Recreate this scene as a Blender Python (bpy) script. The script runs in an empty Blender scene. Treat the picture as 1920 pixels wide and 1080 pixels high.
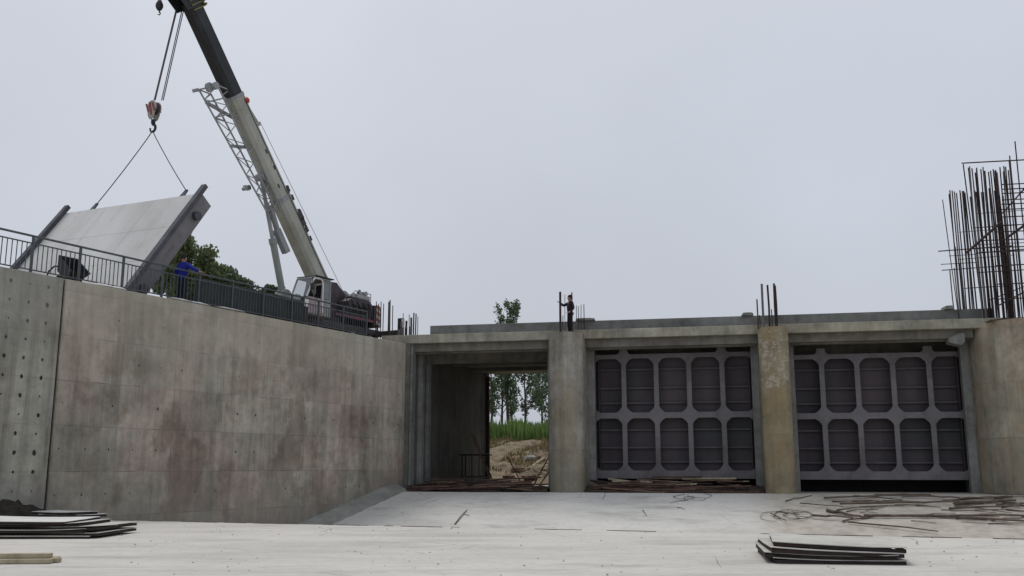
import bpy, bmesh, math, random
from mathutils import Vector, Matrix
R = math.radians
rnd = random.Random(7)
S = bpy.context.scene
C = S.collection

# ---------------------------------------------------------------- camera
PITCH = math.atan(335 / 1800)
cam = bpy.data.cameras.new('camera')
cam.lens = 36 * 1800 / 1920
cam.sensor_width = 36
cam.clip_start = .1
cam.clip_end = 6000
co = bpy.data.objects.new('camera', cam)
C.objects.link(co)
co.location = (0, 0, 1.5)
co.rotation_euler = (R(90) + PITCH, 0, 0)
S.camera = co

def ray(px, py):
    a, u = px - 960, 540 - py
    c, s = math.cos(PITCH), math.sin(PITCH)
    return Vector((a, 1800 * c - u * s, 1800 * s + u * c))
def at(px, py, Y):
    r = ray(px, py)
    return r * (Y / r.y) + Vector((0, 0, 1.5))
def on_z(px, py, z=0):
    r = ray(px, py)
    return r * ((z - 1.5) / r.z) + Vector((0, 0, 1.5))

# frame of the sluice: u to the right along its front, v into the depth
A12 = R(12)
O = Vector((2.2, 42, 0))
UU = Vector((math.cos(A12), -math.sin(A12), 0))
VV = Vector((math.sin(A12), math.cos(A12), 0))
def uv(u, v, z=0): return O + UU * u + VV * v + Vector((0, 0, z))
def to_uv(p):
    d = Vector(p) - O
    return d.dot(UU), d.dot(VV)
def ramp_z(v): return .42 + (v + .5) * .25
def on_ramp(px, py):
    r = ray(px, py)
    # z = .42+.25*(v+.5)
    # 1.5 + t rz = .545 + .25*(t r.VV - O.VV)
    t = (.545 - .25 * O.dot(VV) - 1.5) / (r.z - .25 * r.dot(VV))
    return r * t + Vector((0, 0, 1.5))

# ---------------------------------------------------------------- materials
class G:
    def __init__(s, name):
        s.m = bpy.data.materials.new(name)
        s.m.use_nodes = True
        s.t = s.m.node_tree
        s.bsdf = s.t.nodes['Principled BSDF']
    def n(s, typ, ins=None, **props):
        nd = s.t.nodes.new(typ)
        for k, v in props.items(): setattr(nd, k, v)
        for k, v in (ins or {}).items():
            i = nd.inputs[k]
            if hasattr(v, 'is_output'): s.t.links.new(v, i)
            else: i.default_value = v
        return nd
    def noise(s, vec, scale, detail=5, rough=.6):
        return s.n('ShaderNodeTexNoise', {'Vector': vec, 'Scale': scale, 'Detail': detail, 'Roughness': rough}).outputs['Fac']
    def ramp(s, fac, pts):
        r = s.n('ShaderNodeValToRGB', {'Fac': fac})
        e = r.color_ramp.elements
        while len(e) < len(pts): e.new(.5)
        for el, (p, c) in zip(e, pts):
            el.position = p
            el.color = (c, c, c, 1) if not isinstance(c, tuple) else (*c, 1)
        return r.outputs['Color']
    def mix(s, a, b, fac, mode='MIX'):
        x = s.n('ShaderNodeMix', data_type='RGBA', blend_type=mode)
        for k, v in ((0, fac), (6, a), (7, b)):
            if hasattr(v, 'is_output'): s.t.links.new(v, x.inputs[k])
            else: x.inputs[k].default_value = (*v, 1) if isinstance(v, tuple) else v
        return x.outputs[2]
    def math(s, op, a, b=0.0, c=0.0):
        x = s.n('ShaderNodeMath', {0: a, 1: b, 2: c}, operation=op)
        return x.outputs[0]
    def obj(s, scale=(1, 1, 1)):
        tc = s.n('ShaderNodeTexCoord').outputs['Object']
        return s.n('ShaderNodeMapping', {'Vector': tc, 'Scale': scale}).outputs[0]
    def out(s, col, rough=.8, metal=0.0, bump=None, strength=.3, dist=.02, spec=.3):
        for k, v in (('Base Color', col), ('Roughness', rough), ('Metallic', metal), ('Specular IOR Level', spec)):
            i = s.bsdf.inputs[k]
            if hasattr(v, 'is_output'): s.t.links.new(v, i)
            else: i.default_value = (*v, 1) if isinstance(v, tuple) else v
        if bump is not None:
            b = s.n('ShaderNodeBump', {'Height': bump, 'Strength': strength, 'Distance': dist})
            s.t.links.new(b.outputs[0], s.bsdf.inputs['Normal'])
        return s.m

def mottled(name, a, b, scale=3, rough=.7, metal=0.0, stretch=(1, 1, 1), bump=.2, spec=.3, dirt=None, runs=None):
    g = G(name)
    v = g.obj(stretch)
    f = g.noise(v, scale, 6, .65)
    col = g.mix(a, b, g.ramp(f, [(.32, 0.0), (.68, 1.0)]))
    if dirt:
        d = g.ramp(g.noise(g.obj(), scale * .37, 7, .7), [(.5, 0.0), (.66, 1.0)])
        col = g.mix(col, dirt, d)
    if runs:
        k = g.ramp(g.noise(g.obj((5, 5, .3)), 1.0, 5, .7), [(.56, 0.0), (.68, 1.0)])
        k2 = g.ramp(g.noise(g.obj(), 1.4, 4, .6), [(.45, 0.0), (.6, 1.0)])
        col = g.mix(col, runs, g.math('MULTIPLY', g.math('MULTIPLY', k, k2), .7))
    return g.out(col, rough, metal, g.noise(v, scale * 8, 4), bump, .01, spec)

def plain(name, c, rough=.6, metal=0.0):
    return mottled(name, tuple(x * .82 for x in c), tuple(min(1, x * 1.15) for x in c), 6, rough, metal)

def concrete(name, base, pw=1.83, ph=.92, tint=(.34, .27, .25), tint2=(.27, .31, .27), panel=.5, holes=None, seam=.35,
             streak=.35, hv=.10, stain=.0, drip=.5, low=None, top=None, flakes=None, warm=None):
    g = G(name)
    tc = g.n('ShaderNodeTexCoord').outputs['Object']
    sx = g.n('ShaderNodeSeparateXYZ', {0: tc})
    X, Y, Z = sx.outputs
    wob = g.noise(tc, .5, 3)
    big = g.noise(tc, .45, 6, .65)
    mid = g.noise(tc, 2.2, 6, .7)
    fine = g.noise(tc, 22, 4)
    strk = g.noise(g.n('ShaderNodeMapping', {'Vector': tc, 'Scale': (2.6, 2.6, .16)}).outputs[0], 1.0, 6, .65)
    # formwork panels
    ix = g.math('FLOOR', g.math('DIVIDE', X, pw)); iz = g.math('FLOOR', g.math('DIVIDE', Z, ph))
    cell = g.n('ShaderNodeCombineXYZ', {0: ix, 1: iz, 2: 3.1})
    wn = g.n('ShaderNodeTexWhiteNoise', {'Vector': cell.outputs[0]}, noise_dimensions='3D')
    pv = wn.outputs['Value']
    pc = g.n('ShaderNodeSeparateColor', {0: wn.outputs['Color']}).outputs
    blot = g.noise(g.n('ShaderNodeMapping', {'Vector': tc, 'Scale': (.34, .34, .24), 'Location': (2, 5, 9)}).outputs[0], 1.0, 7, .62)
    hue = g.mix(tint, tint2, g.ramp(g.math('ADD', blot, g.math('MULTIPLY', g.math('SUBTRACT', pc[1], .5), hv)), [(.40, 0.0), (.60, 1.0)]))
    st = g.ramp(g.noise(g.n('ShaderNodeMapping', {'Vector': tc, 'Scale': (.5, .5, .34), 'Location': (13, 5, 1)}).outputs[0], 1.0, 8, .62), [(.52, 0.0), (.575, 1.0)])
    col = g.mix(base, hue, panel)
    col = g.mix(col, g.ramp(pv, [(0, .80), (1, 1.14)]), panel, 'MULTIPLY')
    col = g.mix(col, (.56, .48, .44), g.math('MULTIPLY', st, stain), 'MULTIPLY')
    col = g.mix(col, g.ramp(big, [(.32, .62), (.5, 1.0), (.68, 1.28)]), .9, 'MULTIPLY')
    col = g.mix(col, g.ramp(mid, [(.3, .68), (.5, 1.0), (.7, 1.25)]), .8, 'MULTIPLY')
    col = g.mix(col, g.ramp(strk, [(.36, .55), (.5, 1.0), (.66, 1.25)]), streak, 'MULTIPLY')
    col = g.mix(col, g.ramp(fine, [(.3, .85), (.7, 1.1)]), .6, 'MULTIPLY')
    # seams of the boards
    def line(val, step, w):
        f = g.math('FRACT', g.math('DIVIDE', val, step))
        d = g.math('MULTIPLY', g.math('MINIMUM', f, g.math('SUBTRACT', 1.0, f)), step)
        return g.math('LESS_THAN', d, w)
    sm = g.math('MAXIMUM', line(X, pw, .010), line(Z, ph, .012))
    smn = g.math('MULTIPLY', sm, g.ramp(g.noise(tc, 1.1, 3), [(.42, 0.0), (.6, 1.0)]))
    col = g.mix(col, (.09, .085, .08), g.math('MULTIPLY', smn, seam))
    dk_ = g.ramp(g.noise(g.n('ShaderNodeMapping', {'Vector': tc, 'Scale': (4.5, 4.5, .12), 'Location': (1, 8, 3)}).outputs[0], 1.0, 5, .7), [(.53, 0.0), (.66, 1.0)])
    fz_ = g.math('POWER', g.math('FRACT', g.math('DIVIDE', g.math('ADD', Z, .02), ph * 2)), 1.6)
    col = g.mix(col, (.42, .40, .38), g.math('MULTIPLY', g.math('MULTIPLY', dk_, fz_), drip), 'MULTIPLY')
    if holes:
        hx, hz, rad, amt = holes
        jx = g.math('ADD', X, g.math('MULTIPLY', wob, .25))
        fx = g.math('SUBTRACT', g.math('FRACT', g.math('DIVIDE', jx, hx)), .5)
        fz = g.math('SUBTRACT', g.math('FRACT', g.math('DIVIDE', Z, hz)), .5)
        dx = g.math('MULTIPLY', fx, hx); dz = g.math('MULTIPLY', fz, hz)
        d = g.math('SQRT', g.math('ADD', g.math('MULTIPLY', dx, dx), g.math('MULTIPLY', g.math('MULTIPLY', dz, dz), .55)))
        d = g.math('ADD', d, g.math('MULTIPLY', g.math('SUBTRACT', fine, .5), .06))
        hc = g.n('ShaderNodeCombineXYZ', {0: g.math('FLOOR', g.math('DIVIDE', jx, hx)), 1: g.math('FLOOR', g.math('DIVIDE', Z, hz)), 2: 7.7})
        hr = g.n('ShaderNodeTexWhiteNoise', {'Vector': hc.outputs[0]}, noise_dimensions='3D').outputs['Value']
        rr = g.math('MULTIPLY', g.math('ADD', .35, g.math('MULTIPLY', hr, .65)), rad)
        hm = g.math('MULTIPLY', g.math('LESS_THAN', d, rr), g.math('LESS_THAN', hr, amt))
        col = g.mix(col, (.035, .032, .03), hm)
    if low:   # darker tint towards the foot
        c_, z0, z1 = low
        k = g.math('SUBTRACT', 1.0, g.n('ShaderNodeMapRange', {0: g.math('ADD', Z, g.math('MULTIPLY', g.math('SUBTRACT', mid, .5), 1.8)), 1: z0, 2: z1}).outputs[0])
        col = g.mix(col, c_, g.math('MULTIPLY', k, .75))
    if warm:
        c_, a0, a1, amt = warm
        k = g.ramp(g.noise(g.n('ShaderNodeMapping', {'Vector': tc, 'Scale': (1, 1, .45), 'Location': (4, 1, 2)}).outputs[0], .9, 6, .65), [(a0, 0.0), (a1, 1.0)])
        col = g.mix(col, c_, g.math('MULTIPLY', k, amt))
    if flakes:
        z0, z1 = flakes
        k = g.ramp(g.noise(tc, 3.4, 7, .72), [(.53, 0.0), (.57, 1.0)])
        band = g.math('MULTIPLY', g.math('GREATER_THAN', Z, z0), g.math('LESS_THAN', Z, z1))
        col = g.mix(col, (.42, .38, .32), g.math('MULTIPLY', g.math('MULTIPLY', k, band), .75))
    if top:
        c_, z0, z1 = top
        k = g.n('ShaderNodeMapRange', {0: g.math('ADD', Z, g.math('MULTIPLY', g.math('SUBTRACT', strk, .5), 3.0)), 1: z0, 2: z1}).outputs[0]
        col = g.mix(col, c_, g.math('MULTIPLY', k, .6))
    h = g.math('ADD', g.math('MULTIPLY', mid, .5), g.math('MULTIPLY', fine, .25))
    h = g.math('SUBTRACT', h, g.math('MULTIPLY', sm, .3))
    return g.out(col, .88, 0.0, h, .45, .03, .25)

def slab_mat(name, base, sand=None):
    g = G(name)
    v = g.obj()
    big = g.noise(v, .12, 6, .6)
    mid = g.noise(g.n('ShaderNodeMapping', {'Vector': v, 'Scale': (.5, 1.6, 1)}).outputs[0], .55, 7, .65)
    fine = g.noise(v, 5, 8, .7)
    col = g.mix(base, g.ramp(big, [(.3, .82), (.5, 1.0), (.7, 1.1)]), 1.0, 'MULTIPLY')
    col = g.mix(col, g.ramp(mid, [(.3, .8), (.48, 1.0), (.7, 1.1)]), .9, 'MULTIPLY')
    col = g.mix(col, g.ramp(fine, [(.28, .8), (.5, 1.0), (.7, 1.05)]), .7, 'MULTIPLY')
    # dirt flecks
    fl = g.ramp(g.noise(v, 2.6, 8, .8), [(.66, 0.0), (.72, 1.0)])
    col = g.mix(col, (.2, .18, .155), g.math('MULTIPLY', fl, .55))
    dm = g.ramp(g.noise(g.n('ShaderNodeMapping', {'Vector': v, 'Scale': (.35, 1.2, 1), 'Location': (3, 7, 0)}).outputs[0], .8, 6, .6), [(.56, 0.0), (.7, 1.0)])
    col = g.mix(col, (.3, .295, .285), g.math('MULTIPLY', dm, .65))
    # hairline cracks
    wv = g.mix(v, g.n('ShaderNodeTexNoise', {'Vector': v, 'Scale': 1.1, 'Detail': 6.0}).outputs['Color'], .12)
    ck = g.n('ShaderNodeTexVoronoi', {'Vector': wv, 'Scale': .28}, feature='DISTANCE_TO_EDGE').outputs['Distance']
    ckm = g.math('MULTIPLY', g.math('LESS_THAN', ck, .0022), g.ramp(g.noise(v, .35, 3), [(.48, 0.0), (.6, 1.0)]))
    col = g.mix(col, (.12, .115, .11), g.math('MULTIPLY', ckm, .7))
    if sand:
        X = g.n('ShaderNodeSeparateXYZ', {0: v}).outputs[0]
        k = g.n('ShaderNodeMapRange', {0: g.math('ADD', X, g.math('MULTIPLY', g.math('SUBTRACT', fine, .5), 2.2)), 1: 7.6, 2: 8.9}).outputs[0]
        sc = g.mix(sand, tuple(x * .68 for x in sand), g.ramp(g.noise(v, 1.6, 7, .7), [(.4, 0.0), (.62, 1.0)]))
        col = g.mix(col, sc, g.math('MULTIPLY', k, .85))
    return g.out(col, .9, 0.0, fine, .35, .015, .2)

def leaf_mat(name, c):
    g = G(name)
    oi = g.obj()
    f = g.noise(oi, 1.3, 3)
    f2 = g.noise(oi, 9, 2)
    col = g.mix(tuple(x * .55 for x in c), tuple(x * 1.35 for x in c), g.ramp(g.math('ADD', g.math('MULTIPLY', f, .6), g.math('MULTIPLY', f2, .4)), [(.36, 0.0), (.64, 1.0)]))
    g.out(col, .65, 0.0, spec=.2)
    tr = g.n('ShaderNodeBsdfTranslucent', {'Color': col})
    ad = g.n('ShaderNodeMixShader', {0: .3, 1: g.bsdf.outputs[0], 2: tr.outputs[0]})
    g.t.links.new(ad.outputs[0], g.t.nodes['Material Output'].inputs[0])
    return g.m

M = {}
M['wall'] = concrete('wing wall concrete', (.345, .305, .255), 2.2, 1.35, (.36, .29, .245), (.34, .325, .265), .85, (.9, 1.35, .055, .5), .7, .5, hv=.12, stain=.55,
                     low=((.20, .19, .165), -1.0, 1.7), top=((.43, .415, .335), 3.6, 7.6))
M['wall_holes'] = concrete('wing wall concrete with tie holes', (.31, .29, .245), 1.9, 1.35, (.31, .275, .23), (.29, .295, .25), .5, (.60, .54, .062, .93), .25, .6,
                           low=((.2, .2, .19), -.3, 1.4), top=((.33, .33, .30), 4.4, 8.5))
M['pier'] = concrete('pier concrete', (.30, .285, .25), 1.6, 1.8, (.30, .27, .225), (.27, .28, .25), .5, None, .3, .5, stain=.3,
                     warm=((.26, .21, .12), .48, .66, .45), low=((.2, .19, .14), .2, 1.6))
M['pier_warm'] = concrete('rust stained pier concrete', (.29, .255, .18), 1.9, 2.4, (.275, .225, .14), (.285, .265, .19), .55, None, .25, .3,
                          flakes=(4.3, 6.7), warm=((.27, .19, .09), .46, .64, .5), top=((.36, .34, .28), 6.6, 9))
M['pier_round'] = concrete('round abutment concrete', (.33, .305, .25), 1.5, 2.2, (.35, .29, .22), (.29, .30, .235), .8, None, .75, .6, hv=.3, stain=.5,
                           warm=((.3, .25, .17), .45, .65, .5))
M['deck'] = concrete('deck concrete', (.33, .31, .25), 1.8, .9, (.32, .29, .22), (.3, .31, .25), .4, None, .15, .45)
M['parapet'] = concrete('parapet concrete', (.18, .183, .175), 3, 2.0, (.18, .178, .168), (.172, .187, .18), .3, None, .1, .25)
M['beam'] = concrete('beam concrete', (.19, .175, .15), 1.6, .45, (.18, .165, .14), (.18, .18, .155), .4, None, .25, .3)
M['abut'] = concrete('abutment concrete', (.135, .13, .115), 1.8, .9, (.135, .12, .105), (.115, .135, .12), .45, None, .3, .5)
M['guide'] = concrete('slot concrete', (.22, .22, .21), 4, 1.5, (.22, .21, .2), (.21, .235, .22), .3, None, .2, .4)
M['slab'] = slab_mat('apron concrete', (.50, .482, .45))
M['ramp'] = slab_mat('ramp concrete', (.56, .55, .52), sand=(.49, .45, .385))
M['berm'] = mottled('grey mortar strip', (.19, .19, .17), (.30, .30, .275), 1.2, .95)
M['dirt'] = mottled('dry dirt', (.07, .05, .031), (.25, .20, .135), 1.7, 1.0, bump=.8)
M['bank'] = mottled('trodden earth', (.26, .22, .16), (.4, .35, .27), .3, 1.0, bump=.6)
M['mud'] = mottled('dark earth', (.022, .019, .016), (.055, .046, .038), 4, 1.0, bump=1.0)
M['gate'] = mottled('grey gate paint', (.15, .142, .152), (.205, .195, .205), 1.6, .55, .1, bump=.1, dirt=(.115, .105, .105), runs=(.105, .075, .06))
M['gate_shaded'] = mottled('shaded grey gate paint', (.05, .042, .05), (.10, .082, .092), .5, .6, .1, (1, 1, .3), bump=.1, dirt=(.048, .062, .062))  # gate paint darkened: shade of the recesses put into the colour
M['gate_rib'] = mottled('half shaded rib paint', (.085, .077, .082), (.13, .12, .125), 2, .6, .1)  # gate paint darkened less, recess shade on the ribs put into colour
M['gate_white'] = mottled('pale zinc skin', (.47, .47, .455), (.6, .6, .585), .5, .5, .15, (1, 1, .35), bump=.06, dirt=(.43, .42, .40), runs=(.40, .375, .34))
M['gate_dark'] = mottled('dark edge steel', (.055, .057, .07), (.10, .10, .115), 2, .6, .1)
M['rail'] = plain('railing steel', (.085, .095, .105), .5, .3)
M['crane_white'] = mottled('weathered white paint', (.33, .335, .295), (.45, .455, .41), .7, .5, 0.0, (1, 1, 1), bump=.05, dirt=(.26, .27, .215), runs=(.2, .19, .15))
M['crane_grey'] = mottled('crane grey paint', (.22, .235, .245), (.34, .35, .36), 1.2, .5, 0.0, bump=.05)
M['cab_paint'] = mottled('pale cab paint', (.20, .205, .205), (.33, .33, .325), 2.5, .5, 0.0, bump=.05, dirt=(.25, .25, .24))
M['crane_dark'] = mottled('dark machine steel', (.03, .028, .034), (.085, .07, .075), 2, .6, .1)
M['crane_black'] = mottled('black boom paint', (.012, .014, .018), (.028, .032, .036), 1.5, .42, .0)
M['luff'] = mottled('grey green cylinder paint', (.25, .27, .255), (.34, .36, .34), 1.2, .5, 0.0)
M['red'] = plain('red paint', (.42, .03, .035), .5)
M['dull_white'] = mottled('scuffed white paint', (.25, .235, .22), (.42, .40, .38), 5, .6)
M['dull_red'] = mottled('scuffed red paint', (.17, .045, .04), (.30, .07, .055), 5, .6)
M['maroon'] = plain('maroon paint', (.16, .055, .07), .6)
M['pink'] = mottled('faded pink white panel', (.25, .18, .185), (.40, .33, .33), 3, .5)
M['white'] = plain('white paint', (.72, .71, .69), .5)
M['yellow'] = plain('ochre sheave', (.20, .17, .06), .6)
M['glass'] = G('cab glass').out((.10, .115, .12), .12, 0.0, spec=.55)
_g = G('thin pane'); _g.out((.35, .38, .40), .1, 0.0, spec=.6)
_t = _g.n('ShaderNodeBsdfTransparent', {'Color': (.86, .89, .9, 1)}); _m = _g.n('ShaderNodeMixShader', {0: .42, 1: _t.outputs[0], 2: _g.bsdf.outputs[0]})
_g.t.links.new(_m.outputs[0], _g.t.nodes['Material Output'].inputs[0]); M['pane'] = _g.m
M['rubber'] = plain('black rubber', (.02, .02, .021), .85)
M['rope'] = plain('steel rope', (.11, .10, .115), .6, .3)
M['rope_pale'] = plain('pale rope', (.32, .31, .33), .7)
M['rust'] = mottled('rusty bar', (.03, .022, .022), (.075, .05, .045), 3, .8, .2)
M['rebar_pale'] = mottled('greyed bar', (.12, .115, .115), (.2, .18, .175), 3, .8, .2)
M['timber'] = mottled('old timber', (.10, .065, .045), (.24, .165, .11), 3, .9, 0.0, (1, 1, 1))
M['timber_pale'] = mottled('pale timber', (.30, .25, .17), (.44, .39, .28), 4, .9)
M['scrap'] = mottled('maroon scrap', (.05, .032, .027), (.15, .095, .072), 2, .9)
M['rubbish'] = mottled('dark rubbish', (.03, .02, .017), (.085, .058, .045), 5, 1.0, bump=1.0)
M['pole'] = mottled('weathered pole', (.075, .058, .044), (.19, .15, .115), 2.5, .9)
M['ply'] = mottled('plywood face', (.38, .375, .34), (.52, .51, .47), 1.3, .8, dirt=(.33, .32, .29))
M['ply_edge'] = mottled('dark board edge', (.02, .017, .016), (.05, .035, .032), 3, .9)
M['ply_white'] = mottled('whitish board', (.5, .5, .48), (.66, .66, .64), 1.3, .8)
M['bark'] = mottled('bark', (.06, .05, .04), (.13, .11, .09), 4, .95)
M['skin'] = plain('skin', (.32, .19, .13), .6)
M['blue'] = plain('blue jacket', (.010, .016, .22), .8)
M['navy'] = plain('navy trousers', (.012, .014, .026), .9)
M['dark_cloth'] = plain('dark shirt', (.028, .017, .022), .9)
M['black_cloth'] = plain('black cloth', (.012, .011, .012), .9)
M['hair'] = plain('black hair', (.012, .011, .011), .7)
M['cart'] = mottled('black tub paint', (.008, .009, .012), (.02, .022, .026), 3, .5)
M['net'] = mottled('dark site net', (.036, .042, .040), (.065, .073, .069), 2.2, .9, 0.0, (1, 1, .3))
M['leaf_a'] = leaf_mat('broad leaves', (.16, .20, .095))
M['leaf_b'] = leaf_mat('dull leaves', (.125, .16, .095))
M['leaf_p'] = leaf_mat('poplar leaves', (.13, .185, .105))
M['leaf_m'] = leaf_mat('tall weeds', (.16, .25, .075))
M['leaf_h'] = leaf_mat('dark bush leaves', (.022, .032, .026))

# ---------------------------------------------------------------- mesh helpers
class MB:
    def __init__(s): s.v = []; s.f = []
    def add(s, vs, fs):
        b = len(s.v); s.v += [tuple(v) for v in vs]; s.f += [tuple(b + i for i in f) for f in fs]; return s
    def box(s, x0, x1, y0, y1, z0, z1, mat=None):
        vs = [Vector((x, y, z)) for z in (z0, z1) for x, y in ((x0, y0), (x1, y0), (x1, y1), (x0, y1))]
        if mat: vs = [mat @ v for v in vs]
        return s.add(vs, [(3, 2, 1, 0), (4, 5, 6, 7), (0, 1, 5, 4), (1, 2, 6, 5), (2, 3, 7, 6), (3, 0, 4, 7)])
    def prism(s, poly, z0, z1):
        n = len(poly)
        vs = [(x, y, z0) for x, y in poly] + [(x, y, z1) for x, y in poly]
        return s.add(vs, [tuple(range(n - 1, -1, -1)), tuple(range(n, 2 * n))] + [(i, (i + 1) % n, n + (i + 1) % n, n + i) for i in range(n)])
    def extr(s, poly, axis, a, b):      # polygon in the two other axes, pushed along axis 'y' or 'x'
        n = len(poly)
        if axis == 'y': vs = [(x, a, z) for x, z in poly] + [(x, b, z) for x, z in poly]
        else: vs = [(a, x, z) for x, z in poly] + [(b, x, z) for x, z in poly]
        return s.add(vs, [tuple(range(n - 1, -1, -1)), tuple(range(n, 2 * n))] + [(i, (i + 1) % n, n + (i + 1) % n, n + i) for i in range(n)])
    def tube(s, pts, r, n=6, r2=None):
        pts = [Vector(p) for p in pts]
        k = len(pts); b = len(s.v)
        for i, p in enumerate(pts):
            d = (pts[min(i + 1, k - 1)] - pts[max(i - 1, 0)]).normalized()
            a = d.orthogonal().normalized() if i == 0 else (a - d * a.dot(d)).normalized()
            c = d.cross(a)
            rr = r if r2 is None else r + (r2 - r) * i / (k - 1)
            for j in range(n):
                w = 2 * math.pi * j / n
                s.v.append(tuple(p + a * (rr * math.cos(w)) + c * (rr * math.sin(w))))
        for i in range(k - 1):
            for j in range(n):
                s.f.append((b + i * n + j, b + i * n + (j + 1) % n, b + (i + 1) * n + (j + 1) % n, b + (i + 1) * n + j))
        s.f.append(tuple(b + j for j in range(n - 1, -1, -1)))
        s.f.append(tuple(b + (k - 1) * n + j for j in range(n)))
        return s
    def bar(s, p, q, w, h, up=(0, 0, 1)):     # rectangular bar p->q
        p, q = Vector(p), Vector(q)
        d = (q - p).normalized(); sd = d.cross(Vector(up))
        if sd.length < 1e-4: sd = d.cross(Vector((1, 0, 0)))
        sd.normalize(); u = sd.cross(d)
        vs = [c + sd * (w / 2 * a) + u * (h / 2 * b) for c in (p, q) for a, b in ((-1, -1), (1, -1), (1, 1), (-1, 1))]
        return s.add(vs, [(3, 2, 1, 0), (4, 5, 6, 7), (0, 1, 5, 4), (1, 2, 6, 5), (2, 3, 7, 6), (3, 0, 4, 7)])
    def disc(s, c, axis, r, w, n=20):
        c, axis = Vector(c), Vector(axis).normalized()
        return s.tube([c - axis * w / 2, c + axis * w / 2], r, n)
    def lathe(s, prof, n=20, mat=None):
        b = len(s.v)
        for r, z in prof:
            for j in range(n):
                w = 2 * math.pi * j / n
                p = Vector((r * math.cos(w), r * math.sin(w), z))
                s.v.append(tuple(mat @ p if mat else p))
        for i in range(len(prof) - 1):
            for j in range(n):
                s.f.append((b + i * n + j, b + i * n + (j + 1) % n, b + (i + 1) * n + (j + 1) % n, b + (i + 1) * n + j))
        return s
    def build(s, name, mat, parent=None, loc=None, rot=None, smooth=False, bevel=0.0):
        me = bpy.data.meshes.new(name)
        me.from_pydata(s.v, [], s.f)
        me.update()
        bm = bmesh.new(); bm.from_mesh(me)
        bmesh.ops.recalc_face_normals(bm, faces=bm.faces)
        bm.to_mesh(me); bm.free()
        me.materials.append(M[mat])
        if smooth:
            for p in me.polygons: p.use_smooth = True
        o = bpy.data.objects.new(name, me)
        C.objects.link(o)
        if parent: o.parent = parent
        if loc is not None: o.location = loc
        if rot is not None: o.rotation_euler = rot
        if bevel:
            b = o.modifiers.new('bevel', 'BEVEL'); b.width = bevel; b.segments = 2; b.limit_method = 'ANGLE'
        return o

def tag(o, label=None, cat=None, group=None, kind=None):
    if label: o['label'] = label
    if cat: o['category'] = cat
    if group: o['group'] = group
    if kind: o['kind'] = kind
    return o
def thing(name, label, cat, loc=(0, 0, 0), rot=(0, 0, 0), group=None):
    o = bpy.data.objects.new(name, None)
    C.objects.link(o); o.empty_display_size = .3
    o.location = loc; o.rotation_euler = rot
    return tag(o, label, cat, group)
FR = dict(loc=tuple(O), rot=(0, 0, -A12))        # the sluice's frame

# ================================================================ SETTING
# big low bed under everything, apron slab, ramp, sill floor, banks, ground upstream
tag(MB().box(-1600, 1600, -1600, 1600, -1.9, -1.5).build('basin_floor', 'ramp'), kind='structure')
WD = Vector((-.483, -.8757, 0)).normalized()       # along the wing wall, towards the viewer
WN = Vector((.8757, -.483, 0)).normalized()
W0 = Vector((-5.0, 44.0, 0))
def wl(t, off=0): p = W0 + WD * t + WN * off; return (p.x, p.y)
slab = MB()
slab.prism([(-13.4, 28.76), (0, 24.36), (34, 13.2), (60, -60), (wl(110, -.3)[0], wl(110)[1]), wl(17.2, -.3)], -1.496, 0)
tag(slab.build('apron', 'slab', bevel=.03), kind='structure')
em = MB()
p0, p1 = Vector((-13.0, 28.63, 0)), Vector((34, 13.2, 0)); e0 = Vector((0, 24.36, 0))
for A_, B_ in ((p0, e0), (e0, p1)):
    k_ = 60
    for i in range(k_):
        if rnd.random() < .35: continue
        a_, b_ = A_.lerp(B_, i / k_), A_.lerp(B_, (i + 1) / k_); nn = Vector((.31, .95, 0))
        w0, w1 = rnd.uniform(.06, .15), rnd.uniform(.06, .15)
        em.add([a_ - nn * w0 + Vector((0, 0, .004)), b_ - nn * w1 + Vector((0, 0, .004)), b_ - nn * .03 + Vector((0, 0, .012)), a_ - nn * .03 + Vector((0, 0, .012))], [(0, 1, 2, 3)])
tag(em.build('edge_strip', 'rubbish'), kind='structure')  # thin broken dark strip along the slab edge
r = MB()
r.add([(-16, -.5, .42), (40, -.5, .42), (40, -8.3, -1.53), (-16, -8.3, -1.53), (-16, -.5, -1.6), (40, -.5, -1.6)],
      [(0, 1, 2, 3), (0, 4, 5, 1), (0, 3, 4), (1, 5, 2), (2, 5, 4, 3)])
tag(r.build('ramp', 'ramp', **FR), kind='structure')
tag(MB().box(-9.5, 17.05, -.496, 17, -1.55, .42).build('sill_floor', 'ramp', **FR), kind='structure')
# darker strip of mortar where ramp meets the wing wall
b = MB(); N = 30
for i in range(N + 1):
    t = .2 + i * 9.8 / N
    z = ramp_z(to_uv(Vector((*wl(t), 0)))[1])
    wdt = .8 + .04 * rnd.uniform(-1, 1)
    for y, dz in ((-.05, .3 + .02 * rnd.uniform(-1, 1)), (wdt * .5, .14 + .015 * rnd.uniform(-1, 1)), (wdt, -.03)):
        zz = z
        pu = to_uv(Vector((*wl(t, y), 0)))[1]
        b.v.append((t, y, ramp_z(min(pu, -.5)) + dz))
for i in range(N):
    for j in range(2):
        a = i * 3 + j
        b.f.append((a, a + 1, a + 4, a + 3))
WROT = (0, 0, math.atan2(WD.y, WD.x))
tag(b.build('mortar_strip', 'berm', loc=tuple(W0), rot=WROT), kind='structure')

# banks (flat backfill level behind the walls)
def uvpoly(pts, z0, z1, name, mat):
    m = MB(); m.prism(pts, z0, z1); return tag(m.build(name, mat, **FR), kind='structure')
wa = to_uv(Vector((*wl(1.0, -.85), 0))); wb = to_uv(Vector((*wl(120, -.85), 0)))
uvpoly([(-9.05, 16.0), (-9.05, 1.0), wa, wb, (-1500, wb[1]), (-1500, 16.0)], 5.6, 6.95, 'left_bank', 'bank')
uvpoly([(17.2, 16.0), (1500, 16.0), (1500, -.3), (19.2, -.3), (17.2, 3)], 5.6, 6.93, 'right_bank', 'bank')
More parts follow.
